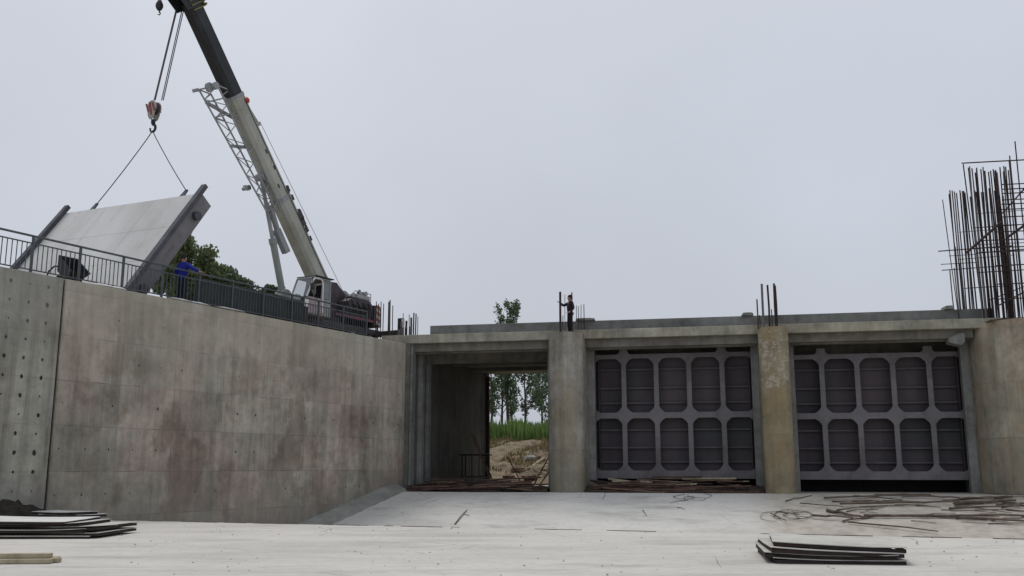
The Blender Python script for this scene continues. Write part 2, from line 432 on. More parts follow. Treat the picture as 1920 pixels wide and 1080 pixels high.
# ground upstream: a height sheet to the horizon
def ss(x): x = max(0, min(1, x)); return x * x * (3 - 2 * x)
def gz(u, v):
    z = .5 + ss((v - 18) / 26) * 3.1
    e = -9.2 - (v - 16) * .55
    z = z + (6.95 - z) * ss((e - u) / 7 + (1.0 if u < -9.04 and v < 18 else 0))
    z = z + (6.95 - z) * ss((u - .1 - max(0, (v - 30)) * .25) / 2.5)  # unseen earth mound added behind the closed bays to block light
    n = math.sin(u * 1.3 + v * .7) * math.sin(u * .6 - v * 1.1) + .6 * math.sin(u * 2.9 + 1) * math.sin(v * 2.3) + .3 * math.sin(u * 6.1) * math.sin(v * 5.3 + u)
    if 17 < v < 46 and -40 < u < 30: z += .26 * n * min(1, (v - 17) / 4)
    return z
us = [-1500, -600, -250, -120, -70, -50] + [-40 + i * .6 for i in range(105)] + [24, 30, 50, 90, 200, 500, 1500]
vs = [16.004 + i * .6 for i in range(60)] + [53, 57, 62, 70, 80, 95, 120, 170, 250, 400, 700, 1500]
g = MB()
for v in vs:
    for u in us: g.v.append((u, v, gz(u, v)))
for i in range(len(vs) - 1):
    for j in range(len(us) - 1):
        a = i * len(us) + j
        g.f.append((a, a + 1, a + 1 + len(us), a + len(us)))
tag(g.build('ground', 'dirt', smooth=True, **FR), kind='structure')

# ================================================================ WALLS, PIERS, DECK
w = MB(); w.box(-.3, 17.63, -.8, 0, -2, 7.1)
tag(w.build('retaining_wall', 'wall', loc=tuple(W0), rot=WROT, bevel=.025),
    'long blotchy pinkish grey concrete wing wall between the dark joint and the sluice', 'wall', 'concrete wing walls on the left')
w = MB(); w.box(17.70, 120, -.8, 0, -2, 7.1)
tag(w.build('retaining_wall', 'wall_holes', loc=tuple(W0), rot=WROT, bevel=.025),
    'grey concrete wall section dotted with rows of dark tie holes, at the left edge', 'wall', 'concrete wing walls on the left')
js = MB(); js.box(17.632, 17.698, -.6, -.07, -1.9, 7.06)
tag(js.build('joint_filler', 'rubber', loc=tuple(W0), rot=WROT), 'dark vertical joint filler between the two left wall sections', 'joint filler')

def nose(u0, u1, depth, n=14):       # plan of a pier with an elliptical nose
    c, rr = (u0 + u1) / 2, (u1 - u0) / 2
    return [(c - rr * math.cos(math.pi * i / n), -depth * math.sin(math.pi * i / n)) for i in range(n + 1)]
def pier(u0, u1, dep, mat, label, v0=0.0):
    p = thing('bridge_pier', label, 'pier', uv((u0 + u1) / 2, 0, .42), (0, 0, -A12), 'concrete piers of the sluice')
    c = (u0 + u1) / 2; hw = (u1 - u0) / 2
    m = MB()
    pl = nose(-hw, hw, dep)
    pl = [(x, y + dep * .5) for x, y in pl]
    m.prism(pl + [(hw, .6), (-hw, .6)], -.6, 6.88)
    m.box(-hw, hw, .6, 16, -.6, 6.676)
    m.build('pier_shaft', mat, p, smooth=False)
    for s in (-1, 1):
        gm = MB(); x0, x1 = sorted((s * (hw - .002), s * (hw + .30)))
        gm.box(x0, x1, 1.75, 2.15, .0, 6.67); gm.build('slot_guide', 'guide', p)
        gm = MB(); x0, x1 = sorted((s * (hw - .002), s * (hw + .12)))
        gm.box(x0, x1, 3.35, 3.7, .0, 6.67); gm.build('slot_guide', 'guide', p)
    return p
pier(-.65, .9, .75, 'pier', 'grey rounded concrete pier between the open bay and the first gate')
pier(8.4, 9.62, .4, 'pier_warm', 'ochre stained concrete pier with flaking patches between the two gates')
# right abutment with its big rounded corner
ab = thing('round_abutment', 'large rounded pale concrete abutment at the right edge', 'abutment', uv(17.05, 0, .42), (0, 0, -A12))
arc = [(3 - 3 * math.cos(R(3.75 * i)), 1.8 - 3 * math.sin(R(3.75 * i))) for i in range(25)]
m = MB(); m.prism([(0, 16)] + [(0, 8)] + arc + [(70, -1.2), (70, .5), (4, .5), (3, 16)], -.8, 6.86)
m.build('abutment_body', 'pier_round', ab)
gm = MB(); gm.box(-.34, .002, 1.9, 2.25, 0, 6.67); gm.build('slot_guide', 'guide', ab)
gm = MB(); gm.box(-.12, .002, 3.4, 3.8, 0, 6.67); gm.build('slot_guide', 'guide', ab)
gm = MB(); gm.extr([(-1.0, 6.12), (-.5, 5.98), (-.37, 6.15), (-.37, 6.5), (-.62, 6.5), (-1.0, 6.33)], 'y', .75, 1.4)
gm.build('corbel', 'guide', ab, bevel=.04)
# left abutment with slots in its inner face
al = thing('left_abutment', 'dark concrete abutment with gate slots beside the open bay', 'abutment', uv(-7.2, 0, .42), (0, 0, -A12))
m = MB()
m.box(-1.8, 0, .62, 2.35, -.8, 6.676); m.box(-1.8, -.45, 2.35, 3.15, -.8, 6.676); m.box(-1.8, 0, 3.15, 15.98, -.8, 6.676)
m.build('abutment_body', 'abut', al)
for y0, y1, t in ((.75, 1.25, .10), (1.95, 2.32, .22), (3.2, 3.6, .16)):
    gm = MB(); gm.box(-.002, t, y0, y1, 0, 6.67); gm.build('slot_guide', 'guide', al)
gm = MB(); gm.box(-.002, .14, 15.4, 15.97, 0, 6.67); gm.build('slot_guide', 'guide', al)

dk = thing('bridge_deck', 'long concrete deck with dark parapet spanning the three sluice bays', 'bridge deck', uv(0, 0, 7.1), (0, 0, -A12))
m = MB(); m.box(-8.6, 18.3, .63, 16, 0, .4); m.build('deck_slab', 'deck', dk, bevel=.02)
m = MB(); m.add([(-6.45, 1.3, .4), (-6.45, 1.55, .4), (18.0, 1.55, .4), (18.0, 1.3, .4), (-6.45, 1.3, .9), (-6.45, 1.55, .9), (18.0, 1.55, .9), (18.0, 1.3, .9)],
                [(3, 2, 1, 0), (4, 5, 6, 7), (0, 1, 5, 4), (1, 2, 6, 5), (2, 3, 7, 6), (3, 0, 4, 7)])
m.build('parapet', 'parapet', dk, bevel=.01)
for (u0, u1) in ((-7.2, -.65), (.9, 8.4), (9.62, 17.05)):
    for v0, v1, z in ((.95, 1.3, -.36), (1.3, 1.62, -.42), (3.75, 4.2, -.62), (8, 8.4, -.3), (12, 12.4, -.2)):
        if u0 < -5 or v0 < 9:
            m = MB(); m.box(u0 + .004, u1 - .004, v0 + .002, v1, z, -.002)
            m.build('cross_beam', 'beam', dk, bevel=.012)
# blocks lying on the deck
for i, (px, py, wd, ht, lab) in enumerate([(1400, 592, .5, .14, 'flat dark block lying on the deck beside the ochre pier'),
                                           (1770, 580, .4, .16, 'small dark block on the deck before the tall rebar'),
                                           (1100, 604, .9, .12, 'grey slab offcut on the deck beside the first pier')]):
    p = at(px, py, 43.6 if i == 2 else (42.2 if i == 0 else 40.6))
    m = MB(); m.extr([(-wd / 2, 0), (wd / 2, 0), (wd / 2 - .03, ht * .8), (wd * .2, ht), (-wd / 2 + .05, ht * .9)], 'y', -.3, .3)
    o = m.build('concrete_block', 'parapet', loc=(p.x, p.y, uv(0, 0, 7.3).z + (.58 if i != 2 else .3) - .003), rot=(0, 0, -A12 + .1), bevel=.02)
    u_, v_ = to_uv(p); q = uv(u_, 1.42, 0); o.location.x = q.x; o.location.y = q.y
    o.location.z = 7.998
    tag(o, lab, 'block', 'blocks on the deck')

# ================================================================ GATES
def gate(label, loc, rot, W, lifted=False, H=5.2):
    """frame side at y=0 facing -y, skin plate at y=.62; x 0..W, z 0..5.25"""
    root = thing('steel_gate', label, 'sluice gate', loc, rot, 'steel sluice gates')
    n = 5; cw = W / n; zm = H * .488
    zs = [.0, zm, H]            # centre lines of horizontal flanges
    hw_, vw = .13, .108
    ch = .27
    fr = MB()
    # lattice of the front: each cell a ring between its rectangle and an eight-sided hole
    for r_ in range(2):
        z0, z1 = zs[r_], zs[r_ + 1]
        for c_ in range(n):
            x0, x1 = c_ * cw, (c_ + 1) * cw
            a0, a1, b0, b1 = x0 + vw, x1 - vw, z0 + hw_, z1 - hw_
            def arc_(cx, cz, w0):     # soft corner, between a chamfer and a quarter round
                return [(cx + ch * 1.0 * math.cos(R(w0 + q * 22.5)) * (1 - .17 * math.sin(R(q * 45))), cz + ch * math.sin(R(w0 + q * 22.5)) * (1 - .17 * math.sin(R(q * 45)))) for q in range(5)]
            corners = [((a1 - ch, b0 + ch), 270, (x1, z0)), ((a1 - ch, b1 - ch), 0, (x1, z1)), ((a0 + ch, b1 - ch), 90, (x0, z1)), ((a0 + ch, b0 + ch), 180, (x0, z0))]
            for k, (cc, w0, cn) in enumerate(corners):
                ar = arc_(cc[0], cc[1], w0)
                o0 = [(ar[0][0], z0), (x1, ar[0][1]), (ar[0][0], z1), (x0, ar[0][1])][k]
                o1 = [(x1, ar[-1][1]), (ar[-1][0], z1), (x0, ar[-1][1]), (ar[-1][0], z0)][k]
                fr.extr([o0, cn, o1] + ar[::-1], 'y', 0, .035)
                nc, nw, _ = corners[(k + 1) % 4]
                n0 = arc_(nc[0], nc[1], nw)[0]
                no0 = [(x1, n0[1]), (n0[0], z1), (x0, n0[1]), (n0[0], z0)][k]
                fr.extr([o1, no0, n0, ar[-1]], 'y', 0, .035)
    fr.box(0, W, 0.0, .035, -.22, -.0005); fr.box(0, W, 0.0, .035, H + .0005, H + .07)
    fr.build('front_frame', 'gate', root)
    # webs behind the flanges
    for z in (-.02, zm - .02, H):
        m = MB(); m.box(.04, W - .04, .035, .60, z, z + .035); m.build('horizontal_girder', 'gate_shaded', root)
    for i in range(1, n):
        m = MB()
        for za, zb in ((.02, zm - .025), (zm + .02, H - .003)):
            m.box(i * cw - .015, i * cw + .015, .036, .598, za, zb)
        m.build('vertical_girder', 'gate_shaded', root)
    for x in (0.0, W - .035):
        m = MB(); m.box(x, x + .035, .037, .62, -.22, H + .07); m.build('end_plate', 'gate', root)
    for x in (.28, W - .32):
        m = MB(); m.box(x, x + .04, .2, .599, .02, H - .02); m.build('end_post', 'gate_shaded', root)
    # horizontal ribs on the inside of the skin
    for z in [H * k for k in (.10, .22, .37, .60, .73, .89)]:
        m = MB(); m.box(.05, W - .05, .47, .606, z, z + .022); m.box(.05, W - .05, .462, .47, z - .05, z + .022)
        m.build('skin_rib', 'gate_rib', root)
    m = MB(); m.box(0, W, .607, .63, -.2, H + .1); m.build('skin_plate', 'gate_white' if lifted else 'gate_shaded', root)
    for i in (1, 4):
        x = i * cw
        m = MB(); m.extr([(x - .3, H + .071), (x + .3, H + .071), (x + .19, H + .17), (x + .18, H + .34), (x - .18, H + .34), (x - .19, H + .17)], 'y', .0, .12)
        m.build('lifting_lug', 'gate', root, bevel=.01)
    # guide rollers on both ends
    for x, s in ((-.001, -1), (W + .001, 1)):
        for z in (.55, 4.4):
            m = MB(); m.disc((x + s * .09, .3, z), (1, 0, 0), .17, .16, 18); m.build('guide_roller', 'gate_dark', root)
    if lifted:
        for x0, x1 in ((-.10, .13), (W - .13, W + .10)):
            m = MB(); m.box(x0, x1, .632, .80, -.45, H + .42); m.build('seal_bar', 'gate_dark', root, bevel=.01)
        for z in (1.72, 3.5):
            m = MB(); m.box(.14, W - .14, .629, .6345, z, z + .022); m.build('weld_seam', 'gate_white', root)
        for x in (2.45, 4.95):
            m = MB(); m.box(x, x + .022, .629, .6348, -.04, H + .09); m.build('weld_seam', 'gate_white', root)
        m = MB(); m.box(.135, W - .135, .632, .68, -.2, -.05); m.build('bottom_seal', 'gate_dark', root)
    return root
gate('grey steel gate with two rows of eight sided openings in the middle bay', uv(.98, 2.5, 1.2), (0, 0, -A12), 7.34, H=5.3)
gate('grey steel gate raised above a black gap in the right bay', uv(9.66, 2.5, 1.17), (0, 0, -A12), 7.36, H=5.12)
for u0, u1, lab in ((.92, 8.38, 'dark beam added to block the gap under the middle gate'), (9.64, 17.03, 'black beam added to darken the gap under the right gate')):
    m = MB(); m.box(u0, u1, 3.9, 4.2, .424, 1.6); m.box(u0, u1, 3.72, 3.9, .9, 1.1)  # added black beams, keep upstream light out of the gaps
    tag(m.build('gap_blocker', 'rubber', **FR), lab, 'beam', 'added blocking beams under the gates')
# the hanging gate: corners from its pose
BR_, TR_, TL_ = Vector((-13.015, 32.003, 7.3)), Vector((-11.632, 34.737, 11.557)), Vector((-18.305, 37.986, 11.637))
ax = (TR_ - TL_).normalized()              # left -> right seen from the camera
az = (TR_ - BR_); az = (az - ax * az.dot(ax)).normalized()
ay = az.cross(ax)                           # right-handed: x,y,z
# skin must face the camera: gate-local +y is the skin side, so x runs right -> left
gx = -ax; gy = az.cross(gx)
rotm = Matrix((gx, gy, az)).transposed()
eul = rotm.to_euler()
HL = gate('pale steel gate hanging tilted from the crane above the left wall', (0, 0, 0), eul, 7.42, True, 5.25)
HL.location = TR_ - rotm @ Vector((0, .63, 5.3))
def hang(x, y, z): return Vector(HL.location) + rotm @ Vector((x, y, z))

# ================================================================ MOBILE CRANE
CP = Vector((-9.003, 44.5, 7.0))
piv = Vector((-9.003, 44.5, 9.782)); tip = Vector((-13.33, 36.6, 20.462))
cd = (tip - piv); cdh = Vector((cd.x, cd.y, 0)).normalized()
cyaw = math.atan2(cdh.y, cdh.x)
CR = thing('mobile_crane', 'white and black telescopic truck crane lifting a gate behind the left railing', 'crane', CP, (0, 0, cyaw))
def cl(p):          # world -> crane local
    d = Vector(p) - CP
    return Matrix.Rotation(-cyaw, 3, 'Z') @ d
L_ = cd.length
el = math.atan2(cd.z, Vector((cd.x, cd.y, 0)).length)
E1 = Vector((math.cos(el), 0, math.sin(el))); E3 = Vector((-math.sin(el), 0, math.cos(el)))
BM = Matrix((E1, Vector((0, 1, 0)), E3)).transposed().to_4x4(); BM.translation = Vector((0, 0, 2.782))
def section(a, b, w_, h_, dz=0.0):
    c = .12
    poly = [(-w_ / 2 + c, -h_ / 2), (w_ / 2 - c, -h_ / 2), (w_ / 2, -h_ / 2 + c * 1.3), (w_ / 2, h_ / 2 - .07), (w_ / 2 - .07, h_ / 2), (-w_ / 2 + .07, h_ / 2), (-w_ / 2, h_ / 2 - .07), (-w_ / 2, -h_ / 2 + c * 1.3)]
    m = MB(); n = len(poly)
    vs = [BM @ Vector((s_, y, z + dz)) for s_ in (a, b) for y, z in poly]
    m.add(vs, [tuple(range(n - 1, -1, -1)), tuple(range(n, 2 * n))] + [(i, (i + 1) % n, n + (i + 1) % n, n + i) for i in range(n)])
    return m
bb = section(-.9, 4.75, .72, .82).build('base_boom', 'crane_white', CR)
m = section(4.6, 4.8, .75, .85); m.build('boom_collar', 'crane_grey', bb)
sb = section(4.8, 9.62, .67, .77).build('second_boom', 'crane_white', CR)
m = section(9.55, 9.68, .70, .80); m.build('boom_collar', 'crane_grey', sb)
tb = section(9.68, 13.75, .62, .73).build('top_boom', 'crane_black', CR)
# brackets, clamps and boxes on the boom
def bp(s_, y, z): return BM @ Vector((s_, y, z))
m = MB(); m.bar(bp(9.5, -.1, .34), bp(9.9, -.1, .56), .08, .1); m.bar(bp(9.9, -.1, .54), bp(8.0, -.1, .88), .05, .06); m.bar(bp(8.0, -.1, .90), bp(8.2, -.1, .3), .14, .16)
m.build('rope_bracket', 'crane_grey', CR)
m = MB(); m.lathe([(0, -.2), (.15, -.15), (.18, 0), (.15, .15), (0, .2)], 12, Matrix.Translation(bp(9.25, .2, .33)) @ BM.to_3x3().to_4x4()); m.box(-.1, .1, -.12, .12, -.3, -.15, Matrix.Translation(bp(9.25, .2, .33)) @ BM.to_3x3().to_4x4())
m.build('cable_drum', 'red', CR)
for k, (s_, z, a_) in enumerate(((4.95, .40, .12), (4.5, .43, .1), (3.6, .44, .21), (3.3, .42, .18), (2.9, .42, .14), (2.4, .40, .09))):
    m = MB(); m.box(-a_, a_, -.12, .12, -a_ * .8, a_ * .6, Matrix.Translation(bp(s_, .25, z - .02)) @ BM.to_3x3().to_4x4())
    m.disc(bp(s_ + a_, .25, z + .03), (0, 1, 0), a_ * .5, .2, 10)
    m.build('rope_guide', 'crane_dark', CR)
for s_, y, z in ((6.9, .335, .1), (6.1, .335, .14), (5.3, .335, -.1), (7.2, -.1, -.34)):
    m = MB(); m.box(-.05, .14, -.02, .02, -.04, .04, Matrix.Translation(bp(s_, y, z)) @ BM.to_3x3().to_4x4()); m.build('wear_pad', 'crane_dark', CR)
m = MB(); m.tube([bp(-.5, .39, .2), bp(4.6, .385, .22), bp(4.9, .35, .2), bp(9.4, .35, .22)], .018, 6); m.build('boom_cable', 'crane_dark', CR)
# head with sheaves
hd = MB()
for y in (-.32, .29):
    hd.extr([(0, 0)] * 0 or [(13.55, -.62), (14.35, -.85), (14.75, -.55), (14.7, .1), (14.3, .48), (13.5, .45)], 'y', y, y + .03)
hd.v = [tuple(BM @ Vector(v)) for v in hd.v]
hdo = hd.build('boom_head', 'crane_black', CR)
for (s_, z) in ((14.35, -.5), (13.95, .34)):
    for y in (-.24, -.08, .08, .24):
        m = MB(); m.disc(bp(s_, y, z), (0, 1, 0), .27, .09, 22); m.build('sheave', 'yellow', hdo)
m = MB()
for k in range(5): m.tube([bp(13.5 + k * .16, -.45, .40 - k * .02), bp(13.5 + k * .16, .45, .40 - k * .02)], .05, 6)
for k in range(4): m.tube([bp(13.45 + k * .2, .33, .44), bp(13.45 + k * .2, .36, -.35)], .03, 6)
m.build('rope_wrap', 'yellow', hdo)
# auxiliary tip arm carrying the small ball
m = MB(); m.bar(bp(14.3, .2, -.5), bp(14.75, .1, -1.35), .16, .2); m.disc(bp(14.75, .1, -1.35), (0, 1, 0), .18, .1, 16); m.build('auxiliary_arm', 'crane_black', CR)
# luffing cylinder
cb = cl(at(525, 556, 42.7)); cb.y = -.25
ct = BM @ Vector((6.0, -.1, -.42))
mid_ = cb.lerp(ct, .46)
m = MB(); m.tube([cb, mid_], .155, 18); m.disc(cb, (0, 1, 0), .3, .5, 16); lc = m.build('luffing_cylinder', 'luff', CR, smooth=False)
m = MB(); m.tube([cb.lerp(ct, .44), cb.lerp(ct, .49)], .185, 18); m.build('cylinder_gland', 'crane_grey', lc)
m = MB(); m.tube([mid_, ct], .09, 14); m.disc(ct, (0, 1, 0), .17, .45, 14); m.build('cylinder_rod', 'crane_grey', lc)
# lattice jib stowed along the boom
def jp(px, py, s_): return cl(at(px, py, s_))
jt = [jp(373, 168, 37.9), jp(408, 160, 38.1)]; jb = [jp(499, 395, 41.2), jp(515, 391, 41.35)]
dpt = cl(CP + Vector((.35, .5, 0)))
jx = MB()
chs = [(jt[0], jb[0]), (jt[1], jb[1]), (jt[0] + dpt * 1.0, jb[0] + dpt * .6), (jt[1] + dpt, jb[1] + dpt * .6)]
for a_, b_ in chs: jx.tube([a_, b_], .042, 6)
NJ = 13
for k in range(NJ):
    f0, f1 = k / NJ, (k + 1) / NJ
    for i, j in ((0, 1), (0, 2), (1, 3)):
        a_, b_ = (chs[i], chs[j]) if k % 2 else (chs[j], chs[i])
        jx.tube([a_[0].lerp(a_[1], f0), b_[0].lerp(b_[1], f1)], .022, 5)
for f in (0, .1, .22, 1):
    for i, j in ((0, 1), (0, 2), (1, 3)): jx.tube([chs[i][0].lerp(chs[i][1], f), chs[j][0].lerp(chs[j][1], f)], .035, 5)
jo = jx.build('lattice_jib', 'crane_grey', CR)
m = MB(); m.disc(jt[0].lerp(jt[1], .55), (0, 1, 0), .2, .12, 16); m.disc(jt[0].lerp(jt[1], .9), (0, 1, 0), .16, .14, 14); m.bar(jt[0], jt[0].lerp(jt[1], -.35), .09, .12)
m.build('jib_sheave', 'crane_grey', jo)
m = MB(); q = jp(465, 352, 40.6); m.box(-.1, .22, -.08, .08, -.06, .06, Matrix.Translation(q)); m.disc(q, (0, 1, 0), .12, .16, 14); m.disc(q + Vector((.2, 0, -.1)), (0, 1, 0), .08, .2, 12); m.build('jib_bracket', 'crane_grey', jo)
m = MB(); m.bar(jp(506, 385, 41.3), jp(521, 436, 41.9), .2, .2); m.bar(jp(518, 430, 41.85), jp(537, 474, 42.4), .30, .3)
m.build('jib_foot', 'crane_grey', jo, bevel=.03)
m = MB(); m.bar(jb[0].lerp(jt[0], .55), bp(7.4, -.3, -.25), .1, .12); m.bar(jb[0].lerp(jt[0], .9), bp(8.8, -.3, -.25), .1, .12); m.build('jib_hanger', 'crane_grey', jo)
# superstructure
m = MB(); m.lathe([(.0, .0), (.85, 0), (.85, .3), (0, .3)], 28, Matrix.Translation((-.2, 0, 1.05))); m.build('turntable', 'crane_dark', CR)
sp = MB()
for y in (-.6, .54): sp.extr([(-2.6, 1.36), (1.5, 1.36), (1.6, 1.6), (.7, 1.8), (.35, 3.0), (-.4, 3.05), (-1.6, 2.2), (-2.6, 2.0)], 'y', y, y + .06)
sp.box(-2.6, 1.5, -.54, .54, 1.36, 1.46)
sp.build('superstructure_frame', 'crane_dark', CR)
eng = MB(); eng.extr([(-2.5, 1.36), (-.5, 1.36), (-.5, 2.15), (-1.0, 2.42), (-2.2, 2.42), (-2.5, 2.2)], 'y', .62, 1.18); eo = eng.build('engine_cover', 'crane_dark', CR, bevel=.04)
m = MB()
for k in range(6): m.box(-2.2 + k * .24, -2.06 + k * .24, 1.182, 1.2, 1.55, 2.05)
m.build('vent_grille', 'rubber', eo)
m = MB(); m.extr([(-2.5, 1.36), (.4, 1.36), (.4, 2.1), (-2.5, 2.1)], 'y', -1.2, -.62); m.build('tank_box', 'crane_dark', CR, bevel=.03)
for x in (-1.15, -1.95):
    wi = MB(); wi.disc((x, 0, 2.35), (0, 1, 0), .34, .9, 22); wo = wi.build('winch', 'crane_dark', CR)
    m = MB()
    for y in (-.46, .46): m.disc((x, y, 2.35), (0, 1, 0), .45, .05, 24)
    m.build('winch_flange', 'crane_grey', wo)
m = MB(); m.box(-2.3, -1.3, .66, 1.14, 2.421, 2.62); m.box(-1.2, -.9, .7, 1.1, 2.421, 2.55); m.disc((-2.0, .9, 2.72), (0, 1, 0), .12, .5, 14); m.build('air_filter', 'crane_grey', CR, bevel=.02)
m = MB()
for k in range(5): m.tube([(-2.4 + k * .42, 1.2, 1.5), (-2.3 + k * .42, 1.23, 1.9), (-2.1 + k * .42, 1.2, 2.2), (-1.9 + k * .3, .9, 2.5)], .022, 5)
m.build('hydraulic_hose', 'rubber', CR)
m = MB(); m.box(-2.5, .3, 1.19, 1.215, 1.36, 1.48); m.build('maroon_sill', 'maroon', CR)
m = MB(); m.tube([(-1.6, .95, 2.42), (-1.6, .95, 2.75), (-1.72, .95, 2.85)], .06, 10); m.build('exhaust_pipe', 'crane_dark', CR)
m = MB(); m.tube([(-2.4, 1.1, 2.3), (-2.4, 1.1, 2.75), (-1.2, 1.1, 2.75), (-.7, 1.1, 2.4)], .025, 6); m.build('hand_rail', 'crane_grey', CR)
cw_ = MB(); cw_.extr([(-3.15, 1.2), (-2.6, 1.2), (-2.6, 2.25), (-3.0, 2.25), (-3.15, 2.1)], 'y', -1.2, 1.2); cwo = cw_.build('counterweight', 'crane_dark', CR, bevel=.04)
for k in range(6):
    z0 = 1.25 + k * .16
    m = MB(); m.add([(-3.06, 1.203, z0), (-2.7, 1.203, z0 + .1), (-2.7, 1.203, z0 + .26), (-3.06, 1.203, z0 + .16)], [(0, 1, 2, 3)]); m.add([(-3.06, 1.212, z0), (-2.7, 1.212, z0 + .1), (-2.7, 1.212, z0 + .26), (-3.06, 1.212, z0 + .16)], [(0, 1, 2, 3)])
    m.build('warning_stripe', 'dull_red' if k % 2 else 'dull_white', cwo)
# cab
cx0, cx1, cy0, cy1 = .85, 2.45, .72, 1.70
prof = [(cx0, 1.36), (cx1 - .05, 1.36), (cx1 + .1, 1.75), (cx1 + .02, 2.15), (cx1 - .38, 3.02), (cx0 + .1, 3.05), (cx0, 2.8)]
cab = MB()
cab.extr([(cx0, 1.36), (cx1 - .05, 1.36), (cx1 + .1, 1.75), (cx1 + .03, 2.12), (cx0, 2.12)], 'y', cy0, cy1)
cab.extr([(cx0, 2.98), (cx1 - .36, 2.98), (cx1 - .42, 3.06), (cx0 + .12, 3.08)], 'y', cy0, cy1)
for y in (cy0 + .035, cy1 - .035):
    for p_, q_ in (((cx0 + .04, y, 2.1), (cx0 + .04, y, 3.0)), ((cx1 - .02, y, 2.1), (cx1 - .4, y, 3.0)), ((1.45, y, 2.1), (1.40, y, 3.0))): cab.bar(p_, q_, .07, .07, (0, 1, 0))
cabo = cab.build('operator_cab', 'cab_paint', CR, bevel=.02); cabo.location = (.46, 0, -.30)
m = MB(); m.add([(cx1 + .02, cy0 + .07, 2.13), (cx1 + .02, cy1 - .07, 2.13), (cx1 - .37, cy1 - .07, 2.98), (cx1 - .37, cy0 + .07, 2.98)], [(0, 1, 2, 3)]); m.build('windscreen', 'pane', cabo)
m = MB(); m.box(cx0 + .08, 1.40, cy1 - .045, cy1 - .03, 2.14, 2.97); m.build('side_window', 'pane', cabo)
m = MB(); m.box(1.5, cx1 + .02, cy1 + .002, cy1 + .02, 1.42, 2.1); m.build('door_panel', 'pink', cabo)
m = MB(); m.box(1.0, 1.42, 1.0, 1.45, 1.9, 2.2); m.box(.98, 1.1, 1.0, 1.45, 2.2, 2.85); m.build('seat', 'rubber', cabo, bevel=.05)
m = MB(); m.box(cx0 + .01, cx0 + .03, cy0 + .05, cy1 - .06, 2.12, 2.5); m.build('rear_panel', 'rubber', cabo)
m = MB(); m.tube([(cx1 - .35, cy1 + .02, 3.0), (cx1 + .05, cy1 + .3, 2.9), (cx1 + .05, cy1 + .3, 2.6)], .02, 6); m.box(cx1, cx1 + .06, cy1 + .2, cy1 + .4, 2.35, 2.65); m.build('mirror', 'crane_dark', cabo)
m = MB(); m.tube([(1.44, cy1 + .012, 1.5), (1.44, cy1 + .012, 2.75), (1.5, cy1 + .012, 2.95), (1.66, cy1 + .012, 3.0), (1.98, cy1 + .012, 2.98), (2.12, cy1 + .012, 2.86), (2.3, cy1 + .012, 2.5), (2.5, cy1 + .012, 2.1), (2.5, cy1 + .012, 1.5)], .04, 8); m.build('door_frame', 'white', cabo)
m = MB(); m.box(cx0 - .1, cx1 - .5, cy0 - .1, cy1 + .08, 3.085, 3.12); m.build('roof_plate', 'crane_dark', cabo)
# carrier under it
m = MB(); m.box(-3.3, 5.6, -1.2, 1.2, .75, 1.04); m.box(-3.3, 5.4, -.5, .5, .5, .75); m.build('chassis', 'crane_dark', CR, bevel=.03)
m = MB(); m.extr([(4.3, 1.05), (6.0, 1.05), (6.05, 1.3), (5.8, 1.62), (4.5, 1.62), (4.3, 1.5)], 'y', -1.15, 1.15); dcab = m.build('driver_cab', 'crane_dark', CR, bevel=.05)
m = MB(); m.box(4.6, 5.7, 1.152, 1.165, 1.3, 1.55); m.build('side_window', 'glass', dcab)
m = MB(); m.box(1.9, 4.1, .55, 1.15, 1.05, 1.45); m.build('tool_box', 'pink', CR, bevel=.02)
m = MB(); m.box(2.6, 4.2, -1.15, -.2, 1.05, 1.4); m.build('tool_box', 'crane_dark', CR, bevel=.02)
for x in (-2.4, -1.1, 2.3, 3.6):
    for y in (-1.02, 1.02):
        w_ = MB(); w_.lathe([(.28, -.14), (.46, -.15), (.5, -.1), (.5, .1), (.46, .15), (.28, .14)], 24, Matrix.Translation((x, y, .5)) @ Matrix.Rotation(R(90), 4, 'X')); wo = w_.build('wheel', 'rubber', CR)
        m = MB(); m.disc((x, y, .5), (0, 1, 0), .28, .2, 20); m.build('rim', 'crane_grey', wo)
for x in (-3.0, 4.0):
    for s in (-1, 1):
        m = MB(); m.box(x - .13, x + .13, *sorted((s * 1.2, s * 2.5)), .72, .98); m.box(x - .11, x + .11, *sorted((s * 2.38, s * 2.62)), .1, 1.55)
        oo = m.build('outrigger', 'crane_dark', CR, bevel=.01)
        m = MB(); m.lathe([(0, -.05), (.32, -.05), (.3, .03), (.12, .1), (0, .1)], 18, Matrix.Translation((x, s * 2.5, 0))); m.build('outrigger_pad', 'crane_grey', oo)
        m = MB(); m.box(x - .115, x + .115, s * 2.63 - .012, s * 2.63 + .012, 1.1, 1.5); m.build('jack_stripe', 'white', oo)
